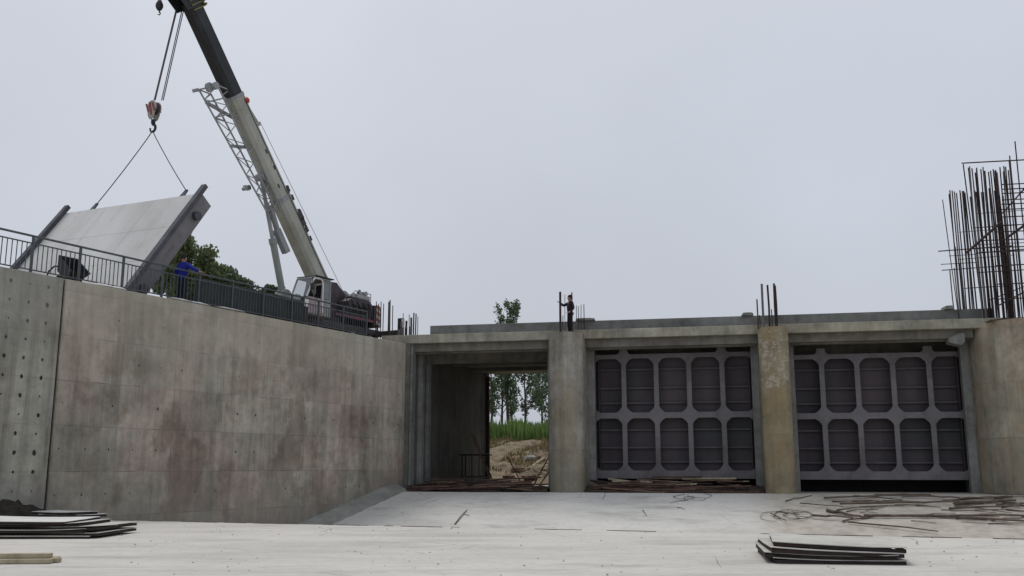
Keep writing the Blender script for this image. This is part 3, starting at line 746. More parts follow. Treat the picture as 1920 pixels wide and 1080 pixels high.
# hook block and ropes
HK = at(289, 205, 36.35)
hb = thing('hook_block', 'red and white striped hook block hanging from the crane', 'hook block', HK)
hz = R(-28)
HM = Matrix.Rotation(hz, 4, 'Z')
m = MB()
ov = [(.30 * math.cos(a) * (1.0 if math.sin(a) > -.2 else .82), .38 * math.sin(a) if math.sin(a) > 0 else .52 * math.sin(a)) for a in [2 * math.pi * i / 22 for i in range(22)]]
for y in (-.17, .13): m.extr(ov, 'y', y, y + .04)
m.v = [tuple(HM @ Vector(v)) for v in m.v]
m.build('cheek_plate', 'dull_white', hb)
for k, x in enumerate((-.3, -.1, .1)):
    st = MB()
    def inside(xx, zz): return True
    za, zb = -.42 if k else -.1, .3
    for y in (-.176, .176):
        st.extr([(x - .075 + .22 - .06, -.31 + .16 * abs(k - 1)), (x + .06 + .20 - .06, -.31 + .16 * abs(k - 1)), (x + .04 - .02, .26 + .06 * (k == 1)), (x - .08 - .02, .26 + .06 * (k == 1))], 'y', y - .004, y + .004)
    st.v = [tuple(HM @ Vector(v)) for v in st.v]
    st.build('red_stripe', 'dull_red', hb)
m = MB()
for y in (-.06, .06): m.disc(HM @ Vector((0, y, .06)), HM @ Vector((0, 1, 0)), .28, .09, 24)
m.build('sheave', 'crane_dark', hb)
m = MB(); m.tube([(0, 0, -.5), (0, 0, -.68)], .1, 12)
hkp = [(.0, 0, -.66), (.0, 0, -.72)] + [(.17 * math.sin(a), 0, -.9 + .17 * math.cos(a)) for a in [R(20 + i * 26) for i in range(11)]]
m.tube([HM @ Vector(p) for p in hkp], .075, 10, .04)
m.build('hook', 'crane_black', hb)
hkw = HK + Vector((0, 0, -.925))
hb.scale = (.86, .86, .88)
for (px0, py0, px1, py1, dy) in ((331, 14, 289, 188, 0), (333, 14, 291, 188, .1), (341, 20, 303, 188, .06), (344, 20, 306, 188, .14)):
    m = MB(); m.tube([cl(at(px0, py0, 36.7 + dy)), cl(at(px1, py1, 36.33 + dy))], .022, 6); m.build('hoist_rope', 'rope', CR)
m = MB(); m.tube([bp(8.1, -.1, 1.0), (-1.6, .1, 2.75)], .014, 5); m.build('winch_rope', 'rope_pale', CR)
# auxiliary hook ball
AB = at(299, 10, 36.4)
ah = thing('headache_ball', 'small dark hook ball hanging at the boom tip', 'hook ball', AB)
m = MB(); m.lathe([(0, .26), (.06, .25), (.1, .15), (.15, .04), (.15, -.08), (.09, -.2), (0, -.24)], 16); m.build('ball', 'crane_black', ah, smooth=True)
m = MB(); m.tube([(0, 0, -.2), (.02, 0, -.3), (.06, 0, -.36), (.03, 0, -.42), (-.04, 0, -.4)], .035, 8, .02); m.build('hook', 'crane_black', ah)
m = MB(); m.tube([Vector((0, 0, .24)), Vector((.02, 0, .9))], .02, 6); m.build('rope', 'rope', ah)
# slings
for lug, lab in ((hang(7.42 - 1.35, .5, 5.85), 'longer left wire sling from the hook to the hanging gate'), (hang(7.42 * .165, .5, 5.85), 'shorter right wire sling from the hook to the hanging gate')):
    m = MB(); d = (lug - hkw)
    m.tube([hkw + Vector((0, 0, .03))] + [hkw + d * t + Vector((0, 0, -.06 * math.sin(math.pi * t))) for t in (.1, .25, .5, .75, 1)], .02, 6)
    m.lathe([(0, -.06), (.05, -.04), (.06, 0), (.05, .04), (0, .06)], 10, Matrix.Translation(lug))
    tag(m.build('wire_sling', 'rope'), lab, 'sling', 'slings under the hook')
    # shackle plate on the gate so that the sling has something to hold
    m = MB(); lp = Matrix.Rotation(0, 4, 'X')
    xx = 7.42 - 1.35 if 'left' in lab else 7.42 * .165
    m.extr([(xx - .14, 5.35), (xx + .14, 5.35), (xx + .06, 5.9), (xx - .06, 5.9)], 'y', .47, .53)
    m.build('lifting_lug', 'gate_dark', HL)

# ================================================================ RAILING ON THE WALL
rl = thing('metal_railing', 'dark grey steel railing with thin balusters along the left wall top', 'railing', (W0.x, W0.y, 7.1), WROT)
sp_ = 1.62; y_r = -.32
posts = [2.4 + i * sp_ for i in range(16)]
for i, t in enumerate(posts):
    m = MB(); m.box(t - .032, t + .032, y_r - .032, y_r + .032, .0, 1.13); m.box(t - .08, t + .08, y_r - .08, y_r + .08, .0, .015); m.build('post', 'rail', rl)
    if i + 1 < len(posts):
        a, b_ = t + .033, posts[i + 1] - .033
        m = MB(); m.box(a, b_, y_r - .018, y_r + .018, .92, .955); m.box(a, b_, y_r - .018, y_r + .018, .12, .155)
        nb = 10
        for k in range(1, nb):
            x = a + (b_ - a) * k / nb
            m.box(x - .0105, x + .0105, y_r - .0105, y_r + .0105, .1551, .9199)
        m.build('baluster_panel', 'rail', rl)
m = MB(); m.box(posts[0] - .05, posts[-1] + .05, y_r - .04, y_r + .04, 1.131, 1.185); m.build('top_rail', 'rail', rl, bevel=.01)

net = MB(); NN = 60
for i in range(NN + 1):
    t = 12.2 - (12.2 - 6.4) * i / NN
    for j in range(7):
        z = .08 + j * .165
        sag = .03 * math.sin(t * 3.9) * math.sin(j * .6) + .018 * math.sin(t * 11 + j)
        net.v.append((t, -.47 + sag, z - (.03 * abs(math.sin(t * 1.94)) if j == 6 else 0)))
for i in range(NN):
    for j in range(6):
        a = i * 7 + j; net.f.append((a, a + 1, a + 8, a + 7))
no = net.build('dust_net', 'net', loc=(W0.x, W0.y, 7.1), rot=WROT, smooth=True)
sd_ = no.modifiers.new('thick', 'SOLIDIFY'); sd_.thickness = .012
tag(no, 'dark green grey net hung behind the railing between the man in blue and the crane', 'net')
# white stones and mortar lumps on the wall top
for k, (t, sx, lab) in enumerate(((16.1, .30, 'white mortar lump on the wall top beside the black tub'), (15.6, .22, 'small pale lump on the wall top right of the black tub'),
                                  (13.0, .34, 'flat white lump on the wall top below the hanging gate corner'), (12.2, .30, 'low white lump on the wall top just left of the man in blue'), (10.8, .42, 'long white lump on the wall top right of the man in blue'))):
    m = MB(); n = 9
    m.lathe([(0, 0)] + [(.5 * sx, .01), (sx * (.9 + .1 * k % 2), .035), (sx * .6, .085), (0, .1)], n)
    m.v = [(x * 1.6 + rnd.uniform(-.03, .03), y * .55, z + rnd.uniform(0, .02)) for x, y, z in m.v]
    p = wl(t, -.2)
    tag(m.build('mortar_lump', 'white', loc=(p[0], p[1], 7.098), rot=WROT), lab, 'lump', 'pale lumps on the wall top')

# black tipped tub with bent pipe handles
tp = at(128, 512, 29.9); tp.z = 7.1
tb_ = thing('tipped_barrow', 'black tipped barrow with bent pipe handles behind the railing', 'barrow', tp, (0, 0, R(-30)))
TM = Matrix.Translation((.1, 0, .52)) @ Matrix.Rotation(R(38), 4, 'Y')
m = MB()
o_ = [(-.42, -.34, .26), (.5, -.34, .26), (.5, .34, .26), (-.42, .34, .26)]; i_ = [(-.24, -.24, -.22), (.3, -.24, -.22), (.3, .24, -.22), (-.24, .24, -.22)]
vs_ = [TM @ Vector(v) for v in o_ + i_] + [TM @ (Vector(v) * .95) for v in o_] + [TM @ (Vector(v) * .9 + Vector((0, 0, .02))) for v in i_]
m.add(vs_, [(0, 1, 5, 4), (1, 2, 6, 5), (2, 3, 7, 6), (3, 0, 4, 7), (4, 5, 6, 7), (8, 9, 13, 12), (9, 10, 14, 13), (10, 11, 15, 14), (11, 8, 12, 15), (12, 13, 14, 15), (0, 1, 9, 8), (1, 2, 10, 9), (2, 3, 11, 10), (3, 0, 8, 11)])
m.build('tub', 'cart', tb_)
for y in (-.26, .26):
    m = MB(); m.tube([(-.05, y, .62), (-.35, y, .66), (-.62, y, .52), (-.74, y, .25), (-.74, y, .02)], .028, 8); m.build('handle', 'cart', tb_)
m = MB(); m.disc((-.42, 0, .22), (0, 1, 0), .2, .09, 18); m.tube([(-.42, 0, .22), (-.1, 0, .4)], .03, 8); m.build('wheel', 'rubber', tb_)
m = MB(); m.tube([(.45, -.2, .0), (.35, -.2, .3)], .03, 8); m.tube([(.45, .2, .0), (.35, .2, .3)], .03, 8); m.build('stand', 'cart', tb_)

# ================================================================ PEOPLE
def skin_obj(name, verts, edges, radii, mat, parent, root=0, sub=2):
    me = bpy.data.meshes.new(name); me.from_pydata(verts, edges, [])
    o = bpy.data.objects.new(name, me); C.objects.link(o)
    sm = o.modifiers.new('skin', 'SKIN'); sm.use_smooth_shade = True
    for i, rr in enumerate(radii):
        d = me.skin_vertices[0].data[i]; d.radius = rr if isinstance(rr, tuple) else (rr, rr); d.use_root = (i == root)
    s2 = o.modifiers.new('sub', 'SUBSURF'); s2.levels = sub; s2.render_levels = sub
    dg = bpy.context.evaluated_depsgraph_get()
    nm = bpy.data.meshes.new_from_object(o.evaluated_get(dg))
    o.modifiers.clear(); o.data = nm; nm.name = name
    nm.materials.clear(); nm.materials.append(M[mat])
    for p in nm.polygons: p.use_smooth = True
    o.parent = parent
    return o
def person(label, loc, rz, arms, legs, shirt, trousers, hat=None, head_turn=0.0):
    """faces local -y.  arms/legs: joint lists for left (+x) and right (-x)"""
    P_ = thing('person', label, 'person', loc, (0, 0, rz), 'workers on the site')
    V = []; Ed = []; Rr = []
    def add(p, r_, par=None):
        V.append(Vector(p)); Rr.append(r_)
        if par is not None: Ed.append((par, len(V) - 1))
        return len(V) - 1
    pel = add((0, 0, .93), (.12, .09)); ab_ = add((0, -.01, 1.1), (.115, .085), pel); chs_ = add((0, 0, 1.32), (.135, .085), ab_)
    nk = add((0, .0, 1.48), .055, chs_); hb_ = add((0, -.015, 1.56), (.066, .08), nk); hm = add((0, -.02, 1.64), (.078, .098), hb_); ht = add((0, -.01, 1.72), (.062, .08), hm)
    nsv = add((0, -.118, 1.62), .014, hm)
    for s in (-1, 1): add((s * .082, .0, 1.63), .018, hm)
    joints = {}
    for s, key in ((1, 'L'), (-1, 'R')):
        sh, elb, wr, hd_ = [Vector(p) for p in arms[key]]
        a = add(sh, .062, chs_); b1 = add(elb, .045, a); c1 = add(wr, .03, b1)
        hdir = (hd_ - wr).normalized()
        side = hdir.cross(Vector((0, 0, 1)));  side = side.normalized() if side.length > .1 else Vector((1, 0, 0))
        pm = add(wr + hdir * .07, (.035, .018), c1)
        for k in range(4):
            base = wr + hdir * .1 + side * (.027 - .018 * k)
            l_ = (.036, .042, .04, .03)[k]
            f0 = add(base, .009, pm); f1 = add(base + hdir * l_ + Vector((0, 0, -.006)), .0085, f0); add(base + hdir * l_ * 1.7 + Vector((0, 0, -.02)), .007, f1)
        t0 = add(wr + hdir * .045 + side * .04, .01, pm); add(wr + hdir * .085 + side * .055, .008, t0)
        hip, kn, an, toe = [Vector(p) for p in legs[key]]
        h_ = add(hip, .09, pel); k_ = add(kn, .058, h_); an_ = add(an, .038, k_); add(toe, .035, an_)
        joints[key] = (sh, elb, wr, hip, kn, an, toe)
    skin_obj('body', V, Ed, Rr, 'skin', P_)
    # jacket
    V, Ed, Rr = [], [], []
    c0 = add((0, 0, .86), (.135, .115)); cm_ = add((0, 0, .97), (.165, .13), c0); c1_ = add((0, -.01, 1.12), (.168, .13), cm_); c2 = add((0, 0, 1.34), (.20, .14), c1_); add((0, 0, 1.49), (.082, .08), c2)
    for key in 'LR':
        sh, elb, wr = joints[key][:3]
        a = add(sh, .085, c2); b1 = add(elb, .066, a); add(wr + (elb - wr) * .12, .05, b1)
    skin_obj('jacket', V, Ed, Rr, shirt, P_)
    V, Ed, Rr = [], [], []
    c0 = add((0, 0, .97), (.13, .105)); 
    for key in 'LR':
        hip, kn, an = joints[key][3:6]
        a = add(hip, .098, c0); b1 = add(kn, .08, a); add(an + Vector((0, 0, .03)), .062, b1)
    skin_obj('trousers', V, Ed, Rr, trousers, P_)
    for key in 'LR':
        an, toe = joints[key][5:7]
        skin_obj('shoe', [an + Vector((0, .03, -.03)), an + Vector((0, -.03, -.04)), toe], [(0, 1), (1, 2)], [.05, .052, .042], 'rubber', P_)
    if hat:
        m = MB(); m.lathe([(.15, -.01), (.118, .0), (.115, .06), (.085, .11), (.03, .13), (0, .132)], 18, Matrix.Translation((0, -.01, 1.68))); m.build('helmet', hat, P_, smooth=True)
    else:
        m = MB(); m.lathe([(.088, -.1), (.098, -.02), (.097, .04), (.07, .09), (0, .105)], 16, Matrix.Translation((0, .012, 1.685)) @ Matrix.Rotation(R(14), 4, 'X') @ Matrix.Diagonal((.92, 1.12, 1, 1))); m.build('hair', 'hair', P_, smooth=True)
    for s in (-1, 1):
        m = MB(); m.lathe([(0, -.01), (.009, -.005), (.01, 0), (.009, .005), (0, .01)], 8, Matrix.Translation((s * .032, -.113, 1.655))); m.build('eye', 'hair', P_)
    return P_
bz = on_z(344, 572, 7.05)
st_legs = {'L': [(.09, 0, .88), (.11, -.02, .49), (.12, .02, .09), (.14, -.12, .045)], 'R': [(-.09, 0, .88), (-.11, -.02, .49), (-.12, .02, .09), (-.14, -.12, .045)]}
person('man in a bright blue jacket and dark trousers standing behind the railing', (at(341, 540, 33.15).x, 33.15, 7.03), R(150),
       {'L': [(.19, 0, 1.40), (.30, .05, 1.16), (.26, -.14, 1.02), (.22, -.24, .99)], 'R': [(-.19, 0, 1.40), (-.42, -.03, 1.24), (-.66, -.16, 1.12), (-.75, -.2, 1.10)]}, st_legs, 'blue', 'navy')
pp = at(1069, 600, 42.4)
bpy.data.objects['person'].scale = (1.05, 1.05, 1.05)
person('worker in dark clothes on the first pier gripping an upright bar', (pp.x, pp.y, 7.3), R(-70),
       {'L': [(.19, 0, 1.40), (.27, .06, 1.14), (.2, -.12, .96), (.17, -.2, .94)], 'R': [(-.19, -.02, 1.40), (-.20, -.24, 1.30), (-.14, -.42, 1.42), (-.13, -.5, 1.45)]}, st_legs, 'dark_cloth', 'black_cloth')

# ================================================================ REBAR AND SCAFFOLD
def rebar(label, bars, loc, mat='rust', ties=(), group='bundles of bare rebar'):
    root = thing('rebar_bundle', label, 'rebar', loc, (0, 0, -A12), group)
    L = Vector(loc)
    for (u, v, z0, z1, rr, du, dv) in bars:
        m = MB(); m.tube([(u, v, z0), (u + du * .5 + rnd.uniform(-.02, .02), v + dv * .5, (z0 + z1) / 2), (u + du, v + dv, z1)], rr, 6)
        m.build('bar', mat if rnd.random() < .75 else 'rebar_pale', root)
    for (p, q, rr) in ties:
        m = MB(); m.tube([p, q], rr, 6); m.build('tie_bar', mat, root)
    return root
def bars_px(lst, Yd, z_base, loc, rr):     # uprights given by their foot column and top row
    out = []
    lu, lv = to_uv(loc)
    for px, top, *w in lst:
        p = at(px, top, Yd)
        u, v = to_uv(Vector((p.x, p.y, 0)))
        out.append((u - lu, v - lv + rnd.uniform(-.12, .12), z_base - loc[2] - .05, p.z - loc[2], (w[0] if w else rr), 0.0, 0.0))
    return out
# left corner
l0 = at(712, 628, 44.8); l0.z = 7.08
rebar('cluster of tall thin bars on the wall corner beside the crane', bars_px([(705, 565), (711, 570), (716, 566), (721, 570), (729, 566, .035), (732, 563, .035), (735, 572)], 44.8, 7.1, l0, .022)
      + bars_px([(706, 608, .05), (728, 606, .05)], 44.6, 7.1, l0, .05), l0)
l1 = at(766, 632, 45.2); l1.z = 7.3
rebar('short ragged bars on the deck end left of the parapet', bars_px([(752, 603, .05), (757, 588), (763, 602, .055), (768, 590), (772, 596, .05), (775, 586, .035), (780, 588, .035), (784, 594)], 45.2, 7.3, l1, .02)
      + bars_px([(748, 618, .06), (760, 614, .07), (770, 612, .07)], 45.0, 7.3, l1, .05), l1)
# pier 1
l2 = at(1052, 600, 42.0); l2.z = 7.3
rebar('thick upright bars on the first pier beside the dark clothed worker', bars_px([(1051, 548, .055), (1059, 552, .014), (1072, 548, .03), (1056, 592, .02)], 42.2, 7.3, l2, .03), l2)
l3 = at(1090, 595, 42.9); l3.z = 7.3
rebar('three thin bars on the deck just right of the dark clothed worker', bars_px([(1081, 573), (1084, 574), (1090, 572), (1095, 571, .02)], 42.9, 7.3, l3, .016), l3)
# pier 2
l4 = at(1436, 600, 40.3); l4.z = 7.3
rebar('open cluster of dark upright bars on the ochre pier', bars_px([(1419, 562, .03), (1428, 533, .05), (1439, 534, .042), (1441, 566, .03), (1451, 532, .045), (1453, 536, .042), (1424, 590), (1446, 580)], 40.4, 7.28, l4, .022), l4)
# right: tall cage
def fan(x0, x1, n, top, jt): return [(x0 + (x1 - x0) * i / (n - 1) + rnd.uniform(-1.2, 1.2), top + rnd.uniform(0, jt)) for i in range(n)]
def tilt(bars, sway=.07):
    return [(u, v, z0, z1, r_, rnd.uniform(-sway, sway), rnd.uniform(-.1, .1)) for (u, v, z0, z1, r_, _, _) in bars]
l5 = at(1800, 600, 39.7); l5.z = 7.3
rebar('leftmost and lower bundle of tall thin rebar at the right edge', tilt(bars_px(fan(1781, 1802, 9, 357, 8) + fan(1784, 1799, 5, 420, 90) + [(1808, 357, .03), (1811, 362, .03)], 39.9, 7.3, l5, .025)) +
      [(-.02, 0, -.05, 5.45, .018, -.26, 0)], l5, ties=[((-.6, -.15, 2.6), (.9, -.15, 2.62), .016), ((-.2, .1, 3.0), (.9, .1, 3.02), .014), ((-.2, .1, 3.25), (1.0, .1, 3.25), .014)])
l6 = at(1838, 595, 39.0); l6.z = 7.28
rebar('dense bundle of tallest dark rebar with hooked tops, second from left at the right edge', tilt(bars_px(fan(1816, 1846, 11, 313, 10) + fan(1822, 1838, 4, 352, 18) + fan(1840, 1850, 4, 350, 15), 39.2, 7.28, l6, .026), .08)
      + bars_px([(1829, 380, .04), (1846, 420, .034)], 39.1, 7.28, l6, .03), l6, ties=[((-1.4, 0, 3.1), (1.5, 0, 3.2), .024), ((-1.3, .1, 2.3), (1.5, .1, 2.4), .02), ((-.5, .1, 1.5), (1.4, .1, 1.55), .018), ((-.6, .2, 2.75), (1.6, .2, 2.85), .014), ((-.5, .1, 3.9), (1.4, .1, 3.95), .012)])
l7 = at(1880, 592, 38.6); l7.z = 7.28
rebar('dense rebar bundle nearest the scaffold tubes at the right edge', tilt(bars_px(fan(1854, 1888, 12, 313, 10) + fan(1862, 1880, 6, 340, 30), 38.8, 7.28, l7, .026), .08)
      + bars_px([(1870, 350, .035)], 38.7, 7.28, l7, .03), l7, ties=[((-.8, 0, 2.9), (1.5, 0, 3.0), .024), ((-.8, .1, 2.1), (1.5, .1, 2.15), .02), ((-.8, .1, 4.0), (1.5, .1, 4.05), .018), ((-.8, .2, 3.3), (1.5, .2, 3.3), .014), ((-.6, .1, 4.6), (1.4, .1, 4.65), .012), ((-.5, .1, .9), (1.6, .1, 1.7), .02)])
sc_ = thing('scaffold', 'scaffold of crossing steel tubes over the rounded abutment at the right edge', 'scaffold', uv(19.0, .9, 7.28), (0, 0, -A12))
def sl(px, py, Yd=38.3):
    p = at(px, py, Yd); u, v = to_uv(p); b0 = to_uv(sc_.location); return Vector((u - b0[0], v - b0[1], p.z - 7.28))
def stand_(px, top, Yd=38.3):
    q = sl(px, top, Yd); return q, Vector((q.x, q.y, -.02))
for px, top, Yd in ((1893, 292, 38.4), (1903, 265, 38.2), (1922, 262, 38.0), (1940, 280, 38.0), (1806, 308, 39.4), (1892, 300, 39.6), (1930, 300, 39.4)):
    a, b_ = stand_(px, top, Yd)
    if px == 1806: b_ = Vector((a.x + .25, a.y, .02))
    m = MB(); m.tube([a, b_], .026, 8); m.build('standard_tube', 'rust', sc_)
for y in (300, 343, 352, 360, 372, 380, 390, 404, 420, 432, 448, 462, 470, 495, 530, 558):
    x0 = 1803 if y == 300 else (1840 if y in (448, 462, 470) else (1878 if y < 420 else 1868))
    m = MB(); m.tube([sl(x0, y + (6 if y == 300 else 3), 38.7), sl(1990, y - (4 if y == 300 else 2), 37.6)], .024 if y != 300 else .028, 7); m.build('ledger_tube', 'rust', sc_)
for (a, b_, rr) in (((1812, 474), (1878, 416), .055), ((1888, 446), (1935, 412), .05), ((1870, 410), (1930, 345), .02), ((1868, 575), (1935, 540), .03), ((1880, 400), (1940, 330), .02)):
    m = MB(); m.tube([sl(*a, 38.5), sl(*b_, 38.2)], rr, 7); m.build('brace_tube', 'rust', sc_)
m = MB(); m.extr([(-1.6, .0), (3.5, .0), (3.4, .09), (1.0, .14), (-.6, .10), (-1.5, .05)], 'y', -1.2, .4); m.v = [(x + .0, y + .2, z) for x, y, z in m.v]
m.build('plank_platform', 'scrap', sc_)

# ================================================================ TIMBER, POLES AND SHEETS
# long scrap bars piled along the foot of the two left bays
def pile(u0, u1, v0, v1, n, h, lab_group, label, nm='scrap_bar'):
    for i in range(n):
        ln = rnd.uniform(1.2, 3.4) if n < 30 else rnd.uniform(1, 3)
        u = rnd.uniform(u0, max(u0, u1 - ln)); v = rnd.uniform(v0, v1); k = (v - v0) / (v1 - v0)
        z = .45 + rnd.uniform(.15, 1) * h * (.25 + .75 * k)
        a = uv(u, v, z); b_ = uv(min(u1, u + ln), max(v0, v + rnd.uniform(-.5, .5)), max(.45, z + rnd.uniform(-.2, .16)))
        m = MB(); mt = rnd.choice(['scrap', 'scrap', 'timber', 'timber', 'rust', 'timber_pale' if rnd.random() < .4 else 'scrap'])
        if rnd.random() < .5: m.bar(a, b_, rnd.uniform(.05, .12), rnd.uniform(.03, .06))
        else: m.tube([a, b_], rnd.uniform(.02, .05), 7)
        tag(m.build(nm, mt), label, 'scrap bar', lab_group)
pile(-6.9, -.85, -.42, 1.1, 64, .62, 'scrap along the foot of the open bay', 'rusty scrap bar lying in the tangled row at the foot of the open bay')
pile(1.0, 8.2, -.3, 1.5, 76, .64, 'scrap along the foot of the middle gate', 'rusty scrap bar lying in the tangled row below the middle gate')
for u0, u1, v0, v1, hh in ((-7.1, -.7, -.2, 1.8, .26), (.95, 8.35, -.05, 2.1, .30)):
    m = MB(); n1, n2 = 60, 12
    for i in range(n1 + 1):
        for j in range(n2 + 1):
            k = j / n2
            m.v.append((u0 + (u1 - u0) * i / n1, v0 + (v1 - v0) * k, .415 + (hh * math.sin(math.pi * min(1, k * 1.15 + .0) * .86) * rnd.uniform(.65, 1.15) if 0 < j < n2 else 0)))
    for i in range(n1):
        for j in range(n2):
            a = i * (n2 + 1) + j; m.f.append((a, a + 1, a + n2 + 2, a + n2 + 1))
    tag(m.build('rubbish_bed', 'rubbish', **FR), 'dark rubbish and soil under the scrap bars at the sill', kind='stuff')
for k, (px, py, s_, lab) in enumerate(((977, 919, .2, 'pale stone at the sill beside the first pier'), (815, 903, .16, 'small pale stone in the scrap of the open bay'))):
    p = on_z(px, py, .44); m = MB(); m.lathe([(0, -.02), (s_ * .8, 0), (s_, s_ * .45), (s_ * .5, s_ * .9), (0, s_)], 8)
    m.v = [(x + rnd.uniform(-.03, .03), y + rnd.uniform(-.03, .03), z) for x, y, z in m.v]
    tag(m.build('stone', 'ply_white', loc=p), lab, 'stone', 'loose stones')
# poles lying on the right part of the ramp, given by the two ends of each
poles = [((1473, 941), (1523, 930), .022, 'short thin pole nearest the ochre pier on the ramp'),
         ((1545, 938), (1690, 933), .035, 'pole lying right under the raised gate sill'),
         ((1600, 936), (1692, 943), .03, 'pole crossing at an angle under the raised gate'),
         ((1640, 930), (1745, 930), .035, 'pole lying closest to the sill of the right bay'),
         ((1690, 934), (1800, 938), .04, 'knotty pole at the upper right of the ramp pile'),
         ((1575, 951), (1800, 948), .045, 'long dark straight pole in the upper row on the ramp'),
         ((1790, 948), (1905, 942), .06, 'thick bundle-like pole at the upper right edge of the ramp'),
         ((1780, 958), (1925, 953), .04, 'pole below the thick one at the right edge'),
         ((1800, 941), (1900, 937), .035, 'highest pole near the round abutment foot'),
         ((1550, 960), (1622, 974), .055, 'thick short pole sloping down to the left pile end'),
         ((1620, 972), (1920, 972), .05, 'longest dark pole in the lower row on the ramp'),
         ((1522, 973), (1600, 978), .04, 'short pole at the lower left of the pile'),
         ((1580, 980), (1640, 971), .035, 'crooked pole crossing the lower left pile end'),
         ((1590, 983), (1760, 1001), .03, 'lowest thin pole running down toward the slab edge'),
         ((1800, 978), (1930, 985), .05, 'pole at the lower right edge of the ramp'),
         ((1690, 968), (1850, 977), .03, 'thin pole lying across the longest dark pole'),
         ((1445, 966), (1475, 982), .02, 'thin stick at the left end of the tangle'),
         ((1500, 949), (1580, 956), .022, 'thin pale stick in the upper left of the pile')]
for i, (a, b_, rr, lab) in enumerate(poles):
    p, q = on_ramp(*a), on_ramp(*b_); lift = Vector((0, 0, rr + .015 + .04 * (i % 3)))
    mm_ = p.lerp(q, .45) + Vector((0, 0, rnd.uniform(.0, .03))) 
    sdv = (q - p).cross(Vector((0, 0, 1))).normalized(); ln_ = (q - p).length; rr *= 1.1
    pts_ = [p + lift] + [p.lerp(q, f) + lift + sdv * rnd.uniform(-.004, .004) * ln_ + Vector((0, 0, rnd.uniform(-.01, .03))) for f in (.18, .35, .52, .7, .86)] + [q + lift]
    m = MB(); m.tube(pts_, rr, 7, rr * .6)
    if i % 5 == 1: m.tube([pts_[2], pts_[2].lerp(pts_[3], .6) + sdv * .12 + Vector((0, 0, .06))], rr * .45, 5, rr * .2)
    tag(m.build('wooden_pole', 'pole'), lab, 'pole', 'poles strewn on the ramp')
for i in range(40):
    px, py = rnd.uniform(1560, 1925), rnd.choice((rnd.gauss(941, 5), rnd.gauss(973, 5), rnd.gauss(955, 7)))
    p = on_ramp(px, py); an = rnd.gauss(-.1, .28); ln_ = rnd.uniform(.6, 2.4)
    d_ = Vector((math.cos(an), math.sin(an), 0)); q = p + d_ * ln_; q.z = ramp_z(to_uv(q)[1])
    if to_uv(q)[1] > -.3 or to_uv(p)[1] > -.3: continue
    zo = Vector((0, 0, .03)); sdv = Vector((-d_.y, d_.x, 0))
    m = MB(); m.tube([p + zo, p.lerp(q, .4) + zo * rnd.uniform(1, 3) + sdv * rnd.uniform(-.03, .03), q + zo], rnd.uniform(.014, .034), 6, .010)
    tag(m.build('twig', 'pole'), 'thin twig or lath strewn among the poles on the right of the ramp', 'twig', 'twigs strewn among the poles')
def curl(px, py, w_, h_, n, lab):
    m = MB()
    for k in range(n):
        pts = []; a0 = rnd.uniform(0, 6.28); ra = rnd.uniform(.4, 1)
        cx_, cy_ = px + rnd.uniform(-.4, .4) * w_, py + rnd.uniform(-.4, .4) * h_
        for t in range(12):
            a = a0 + t * .42 * rnd.uniform(.8, 1.2)
            pts.append(on_ramp(cx_ + w_ * .5 * ra * math.cos(a), cy_ + h_ * .5 * ra * math.sin(a)) + Vector((0, 0, .02 + .05 * abs(math.sin(a * 1.7 + k)))))
        m.tube(pts, .009, 5)
    tag(m.build('wire_tangle', 'rust'), lab, 'wire', 'tangled wires on the ramp')
curl(1288, 936, 62, 12, 3, 'small tangle of wire on the ramp below the middle gate')
curl(1490, 963, 80, 22, 5, 'larger tangle of wire at the left end of the pole pile')
for (a, b_, lab) in (((1290, 938), (1255, 944), 'thin wire offcut beside the small wire tangle'), ((1270, 952), (1284, 956), 'tiny stick below the small wire tangle'), ((1205, 957), (1212, 968), 'tiny stick on the ramp right of its middle'),
                     ((853, 984), (876, 957), 'lone dark stick lying on the left part of the ramp')):
    p, q = on_ramp(*a), on_ramp(*b_); m = MB(); rr = .03 if a[0] == 853 else .016
    m.tube([p + Vector((0, 0, rr)), p.lerp(q, .5) + Vector((0, 0, rr + .03)), q + Vector((0, 0, rr))], rr, 6, rr * .5)
    if a[0] == 853: m.tube([p.lerp(q, .7) + Vector((0, 0, rr)), on_ramp(880, 968) + Vector((0, 0, rr))], .012, 5)
    tag(m.build('stick', 'pole'), lab, 'stick', 'loose sticks on the ramp')
